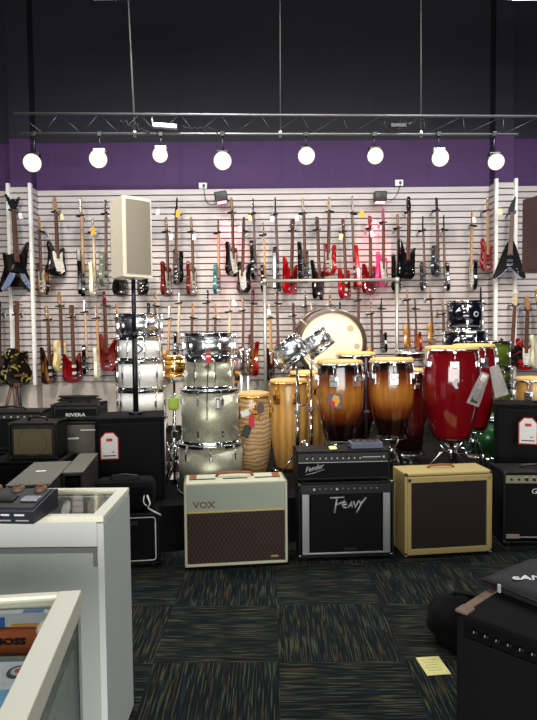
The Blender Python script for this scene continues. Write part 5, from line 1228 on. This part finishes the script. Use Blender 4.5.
# effects unit on counter 1
P0 = hz(37, 523, CH+.004)
ux, dy = .42, .20
r = thing('multi_effects_unit', 'dark blue multi effects unit with knobs on the white counter, cut by the left edge', 'device', (P0.x-ux/2, P0.y+dy/2+.005, CH+.003), math.radians(-4))
pf = [(-dy/2,0),(dy/2,0),(dy/2,.070),(dy/2-.03,.072),(-dy/2+.02,.046),(-dy/2,.042)]
m = MB(); T = Matrix.Rotation(PI/2,4,'Z'); m.prism([(q[0],q[1]) for q in pf], -ux/2, ux/2, T); m.build('housing', mat('navy_metal', (9,15,36), .55, .0), r)
m = MB(); m.prism([(-dy/2+.022,.047),(dy/2-.03,.073),(dy/2-.03,.078),(-dy/2+.022,.052)], -ux/2+.01, ux/2-.01, T); m.build('top_panel', M['greydk'], r)
for k in range(5):
    x = ux/2-.045-k*.085
    kn = MB().lathe([(.022,.0),(.024,.006),(.020,.018),(.0,.020)], Matrix.Translation((x,.058,.072)), 16).build('knob', mat('brown_knob', (112, 84, 68), .5), r); MB().cyl((x,.058,.095),(x,.058,.098), .012, 12).build('knob_cap', M['leather' if k == 0 else 'greytop'], kn)
    MB().box((x,-.02,.066), (.060,.045,.010), Matrix.Rotation(.0,4,'Y'), bev=.003).build('foot_switch', M['silverbar' if k == 0 else 'dkmetal'], r)
for (x, wd) in ((ux/2-.05,.035),(ux/2-.10,.03),(ux/2-.17,.05),(ux/2-.25,.04)): MB().box((x,-dy/2-.001,.031), (wd,.002,.006)).build('front_print', M['printw'], r)
for (x, wd) in ((ux/2-.04,.045),(ux/2-.11,.06),(ux/2-.24,.10)): MB().box((x,-dy/2-.001,.012), (wd,.002,.004)).build('front_print', M['prints'], r)

# near glass display case
B2 = hz(81.5, 589.5, CH); F2 = hz(27, 719, CH)
u = (F2-B2); u.normalize(); yaw = math.atan2(u.y, u.x) + PI/2; D2 = .85; W2 = 1.2
xv = Vector((math.cos(yaw), math.sin(yaw), 0)); yv = Vector((-math.sin(yaw), math.cos(yaw), 0))
c_ = B2 - xv*W2/2 - yv*D2/2
c2 = thing('glass_display_case', 'glass display case with white top frame nearest the camera at lower left', 'display case', (c_.x, c_.y, 0), yaw)
hw, hd = W2/2, D2/2; fr = MB(); s = .055
for q in (-1,1): fr.box((q*(hw-s/2),0,CH-.0285), (s,D2,.057), bev=.003); fr.box((0,q*(hd-.012),CH-.0285), (W2-2*s,.024,.057), bev=.003)
fr.build('top_frame', M['counte'], c2)
MB().box((0,0,CH-.010), (W2-2*s-.002,D2-.05,.006)).build('glass_top', M['glass'], c2)
MB().box((hw-.006,0,(CH-.057+.12)/2), (.006,D2-.01,CH-.057-.12)).build('glass_side', M['glass'], c2); MB().box((-hw+.006,0,(CH-.057+.12)/2), (.006,D2-.01,CH-.057-.12)).build('glass_side', M['glass'], c2)
MB().box((0,hd-.006,(CH-.057+.12)/2), (W2-.02,.006,CH-.057-.12)).build('glass_front', M['glass'], c2)
MB().box((0,0,.06), (W2,D2,.12), bev=.003).build('plinth', M['blacks'], c2)
MB().box((0,0,.825), (W2-.03,D2-.03,.006)).build('glass_shelf', M['glass'], c2)
for q in (-1, 1): MB().box((q*(hw-.014),hd-.014,.5), (.010,.010,.78)).build('corner_post', M['silverbar'], c2)
# boxes on the shelf
SZ = .829
def goods(label, xf, yf, w, d, h, z, m1, topm, kind=None):
    P = Vector(c2.location) + xv*xf + yv*yf
    r = thing('pedal_box', label, 'box', (P.x, P.y, z), yaw*0 + math.radians(2), 'boxed pedals in the glass case')
    MB().box((0,0,h/2), (w,d,h), bev=.002).build('carton', m1, r)
    if topm: MB().box((0,0,h+.0008), (w*.92,d*.9,.0012)).build('top_print', topm, r)
    return r, w, d, h
orange = mat('orange_carton', (196, 92, 30), .55, var=.05); bluec = mat('light_blue_carton', (120, 180, 220), .5); whitec = mat('white_carton', (226, 228, 228), .5)
# locate by height plane from the photo
def loc(px, py, z):
    q = hz(px, py, z) - Vector(c2.location); return q.dot(xv), q.dot(yv)
x, y = loc(38, 627, SZ+.066)
r, w, d, h = goods('orange carton with dark lettering in the glass case, between two pale ones', x-.125, y+.018, .25, .034, .064, SZ+.001, orange, orange)
text('BOSS', .022, 'lettering', M['blacks'], r, (.030, -d/2-.0012, h-.034), FR, .001, sx=1.4, bold=.0012)
x, y = loc(50, 612, SZ+.098)
r, w, d, h = goods('white carton with blue corner and orange print behind the orange carton', x-.14, y+.020, .28, .022, .096, SZ+.001, whitec, whitec)
MB().box((.085,-d/2-.0012,h-.030), (.07,.0016,.013)).build('side_print', M['tagred' if False else 'tago'], r); MB().box((.02,-d/2-.001,h-.022), (.03,.0016,.03)).build('blue_corner', mat('blue_print', (40,110,190), .5), r)
MB().box((.10,.0,h+.002), (.05,.015,.0012)).build('blue_patch', MATS['blue_print'], r)
x, y = loc(22, 690, SZ+.042)
r, w, d, h = goods('light blue carton with round dial picture, nearest in the glass case', x-.10, y+.062, .22, .115, .042, SZ+.001, bluec, whitec)
MB().cyl((.075,.01,h+.001),(.075,.01,h+.0035), .024, 28).build('dial_picture', M['greydk'], r); MB().cyl((.075,.01,h+.002),(.075,.01,h+.0045), .016, 24).build('dial_ring', M['silverbar'], r); MB().cyl((.075,.01,h+.003),(.075,.01,h+.0055), .008, 20).build('dial_centre', M['tagred'], r)
MB().box((-.03,.03,h+.002), (.10,.03,.0012)).build('blue_patch', MATS['blue_print'], r)

# ------------------------------------------------------------ right foreground
AH = .56
FLp = hz(456.5, 611, AH); BLp = hz(479, 587, AH); Rp = hz(537, 640, AH)
ang = math.atan2((Rp-FLp).y, (Rp-FLp).x); W3, D3 = .62, .40
xv3 = Vector((math.cos(ang), math.sin(ang), 0)); yv3 = Vector((-math.sin(ang), math.cos(ang), 0))
c_ = FLp + xv3*W3/2 + yv3*D3/2
v = thing('bass_amplifier', 'large black amplifier in the right foreground with tan worn edge', 'amplifier', (c_.x, c_.y, 0), ang)
openbox(MB(), W3, D3, .02, AH, .022).build('cabinet', M['blackcloth'], v); feet(v, W3, D3)
MB().box((0,-D3/2+.020,AH-.055), (W3-.044,.012,.070)).build('control_panel', M['blacks'], v); MB().box((0,-D3/2+.010,AH-.094), (W3-.044,.008,.006)).build('panel_trim', M['dkmetal'], v)
for k in range(11): x = -W3/2+.07+k*.042; kn = MB().cyl((x,-D3/2+.014,AH-.06),(x,-D3/2-.002,AH-.06), .011, 14).build('knob', M['blacks'], v); MB().box((x,-D3/2-.003,AH-.054), (.003,.002,.008)).build('pointer', M['prints'], kn)
MB().box((0,-D3/2+.020,(AH-.10+.05)/2), (W3-.044,.012,AH-.15)).build('grille_cloth', M['grillblk'], v)
MB().box((-W3/2+.014,0.0,AH+.002), (.034,D3-.004,.008), bev=.003).build('worn_edge_strip', mat('worn_tan_edge', (120, 98, 78), .7, scale=60, var=.25), v)
MB().box((-W3/2+.018,-D3/2+.03,AH+.001), (.05,.06,.012), bev=.004).build('corner_protector', MATS['worn_tan_edge'], v); MB().box((W3/2-.018,-D3/2+.03,AH+.001), (.05,.06,.012), bev=.004).build('corner_protector', M['dkmetal'], v)
# bag on it
FLb = hz(481, 590, AH); ab = math.radians(-55); xb = Vector((math.cos(ab), math.sin(ab), 0)); yb_ = Vector((-math.sin(ab), math.cos(ab), 0)); WB, DB, HB = .60, .36, .07
c_ = FLb + xb*WB/2 + yb_*DB/2
v = thing('soft_case', 'flat black soft case with white lettering lying on the foreground amplifier', 'case', (c_.x, c_.y, AH+.008), ab)
m = MB(); nx, ny = 14, 10
def padded(mb, W, D, H, nx=16, ny=12, seed=1):
    rr = random.Random(seed)
    top = [[None]*(nx+1) for _ in range(ny+1)]; bot = [[None]*(nx+1) for _ in range(ny+1)]
    for j in range(ny+1):
        for i in range(nx+1):
            fx, fy = 2*i/nx-1, 2*j/ny-1; e = (1-abs(fx)**5)*(1-abs(fy)**5); x = fx*W/2; y = fy*D/2
            zt = H*(.55+.42*e**.5)+rr.uniform(-.0015,.0015); zb = 0 if e > .001 else H*.18
            top[j][i] = mb.bm.verts.new((x, y, zt)); bot[j][i] = mb.bm.verts.new((x*.985, y*.985, zb))
    for j in range(ny):
        for i in range(nx):
            f = mb.bm.faces.new([top[j][i],top[j][i+1],top[j+1][i+1],top[j+1][i]]); f.smooth = True
            f = mb.bm.faces.new([bot[j][i],bot[j+1][i],bot[j+1][i+1],bot[j][i+1]])
    for i in range(nx):
        mb.bm.faces.new([bot[0][i],bot[0][i+1],top[0][i+1],top[0][i]]); mb.bm.faces.new([top[ny][i],top[ny][i+1],bot[ny][i+1],bot[ny][i]])
    for j in range(ny):
        mb.bm.faces.new([top[j][0],top[j+1][0],bot[j+1][0],bot[j][0]]); mb.bm.faces.new([bot[j][nx],bot[j+1][nx],top[j+1][nx],top[j][nx]])
    return mb
softm = mat('black_nylon', (24, 24, 26), .75, scale=180, bump=.35, var=.2)
padded(MB(), WB, DB, HB).build('body', softm, v)
MB().tube([(-WB/2,-DB/2,.035),(0,-DB/2-.003,.034),(WB/2,-DB/2,.035)], .004, 6).build('zipper', M['dkmetal'], v)
tp = hz(512, 580, AH+.074); lp = Matrix.Rotation(-ab, 3, 'Z') @ (tp - Vector(v.location))
text('eAMP', .056, 'lettering', M['printw'], v, (lp.x, lp.y, HB*.97+.001), (0, 0, -ab+math.radians(-3)), .001, shear=.25, sx=1.15, bold=.001)
zt = hz(486, 597, AH+.04) 
lp = Matrix.Rotation(-ab, 3, 'Z') @ (hz(486, 596, AH+.03) - Vector(v.location))
MB().box((lp.x, -DB/2-.006, .03), (.014,.008,.034), bev=.003).build('zip_pull', M['prints'], v)
o = tagit(MB().tube([hz(481,588,AH+.035), hz(476,583,AH+.05), hz(472,580,AH+.06), hz(470,573,AH+.075)], .007, 6).build('cord', M['rubber']), 'short black cord end sticking out behind the foreground soft case', 'cord')
# black bag on the floor behind the amp
P = hz(470, 640, 0); P = Vector((1.0, 3.0, 0))
v = thing('duffel_bag', 'slumped black cloth bag on the carpet behind the foreground amplifier', 'bag', P, -.5)
m = MB(); t = bmesh.new(); bmesh.ops.create_icosphere(t, subdivisions=4, radius=1)
rr = random.Random(2)
from mathutils import noise as mn
for q in t.verts:
    n_ = mn.noise(q.co*2.2)*.12; z = q.co.z
    q.co = Vector((q.co.x*.20*(1+n_), q.co.y*.15*(1+n_), max(0.002, .115+z*.145*(1+n_*.8))))
for f in t.faces: f.smooth = True
m.merge(t, Matrix()); m.build('body', M['subcarpet'], v)
MB().tube([(-.08,-.02,.235),(-.05,-.03,.262),(.03,-.03,.265),(.08,-.02,.23)], .008, 8).build('carry_handle', M['blackcloth'], v)
# paper on floor
A = hz(433, 666, 0); v = thing('paper_sheet', 'pale yellow paper slip lying on the carpet near the foreground amplifier', 'paper', (A.x, A.y, .001), math.radians(6))
MB().box((0,0,.001), (.115,.155,.0012)).build('sheet', mat('yellow_paper', (222, 214, 140), .8, var=.03), v)
for k in range(5): MB().box((-.005,.05-k*.022,.0019), (.08-.012*(k%3),.004,.0004)).build('printed_line', mat('faint_print', (170,164,110), .8), v)

# ------------------------------------------------------------ light
def area(name, loc, rot, sx, sy, e, col):
    ld = bpy.data.lights.new(name, 'AREA'); ld.shape = 'RECTANGLE'; ld.size = sx; ld.size_y = sy; ld.energy = e; ld.color = col
    o = bpy.data.objects.new(name, ld); COL.objects.link(o); o.location = loc; o.rotation_euler = rot; return o
def light_fixture(x, y, z, w, lab, e):
    r = thing('ceiling_light', lab, 'ceiling light', (x, y, z), 0, 'suspended fluorescent fixtures')
    MB().box((0,0,.05), (w,.24,.05), bev=.01).build('housing', M['white'], r)
    for s in (-.06,.06): MB().cyl((-w/2+.03,s,.012),(w/2-.03,s,.012), .013).build('tube', tubemat, r)
    for s in (-1,1): MB().cyl((s*w*.4,0,.07),(s*w*.4,0,ZC-z), .004, 6).build('suspension_wire', M['steel'], r)
    area('fluorescent_light', (x, y, z-.03), (0,0,0), w, .22, e, (.93,.96,1))
for k, (x, lab) in enumerate(((-1.3, 'left'), (1.2, 'right'))):
    light_fixture(x, 4.0, 5.2, 1.3, 'fluorescent fixture high above the amplifiers, %s one, above the photo' % lab, 60)
for x0 in (-1.12, 2.67):
    area('fluorescent_light', (x0, 5.2, at(140, -1, 5.2).z-.03), (0,0,0), 1.1, .22, 70, (.93,.96,1))
for P in LPOS:
    ld = bpy.data.lights.new('lamp_light', 'SPOT'); ld.spot_size = math.radians(134); ld.spot_blend = .35; ld.energy = 26; ld.color = (1,.84,.62); ld.shadow_soft_size = .09
    o = bpy.data.objects.new('lamp_light', ld); COL.objects.link(o); o.location = P + Vector((0, -.06, -.13)); o.rotation_euler = (math.radians(12), 0, 0)
area('window_daylight', (.1, YB+.02, 1.9), (math.radians(90), 0, 0), 7.2, 2.3, 520, (1.0,.98,.92))
for k, (x, lab) in enumerate(((-2.2, 'left'), (0.0, 'middle'), (2.2, 'right'))):
    Pt = Vector((x, 0.9, 5.0)); r = thing('flood_lamp', 'ceiling flood lamp above the camera aimed at the guitar wall, %s one' % lab, 'lamp', Pt, 0, 'flood lamps above the camera')
    q = (Vector((x*.8, 7.4, 1.9)) - Pt).to_track_quat('-Z', 'Y').to_matrix().to_4x4()
    MB().lathe([(.10,-.02),(.11,.0),(.10,.10),(.05,.17),(0,.18)], q, 24).build('lamp_housing', M['blacks'], r); MB().cyl((0,.0,.10),(0,0,ZC-5.0), .012, 8).build('stem', M['blacks'], r)
    ld = bpy.data.lights.new('flood_light', 'SPOT'); ld.energy = 620; ld.color = (1,.95,.88); ld.spot_size = math.radians(52); ld.spot_blend = .8; ld.shadow_soft_size = .12
    o = bpy.data.objects.new('flood_light', ld); COL.objects.link(o); o.location = Pt; o.rotation_euler = q.to_euler()
w_ = bpy.data.worlds.new('world'); S.world = w_; w_.use_nodes = True
w_.node_tree.nodes['Background'].inputs[0].default_value = (.75,.85,1,1); w_.node_tree.nodes['Background'].inputs[1].default_value = .6
S.view_settings.view_transform = 'Standard'; S.view_settings.look = 'None'; S.view_settings.gamma = 1.0; S.view_settings.use_curve_mapping = False
S.view_settings.exposure = 0.0
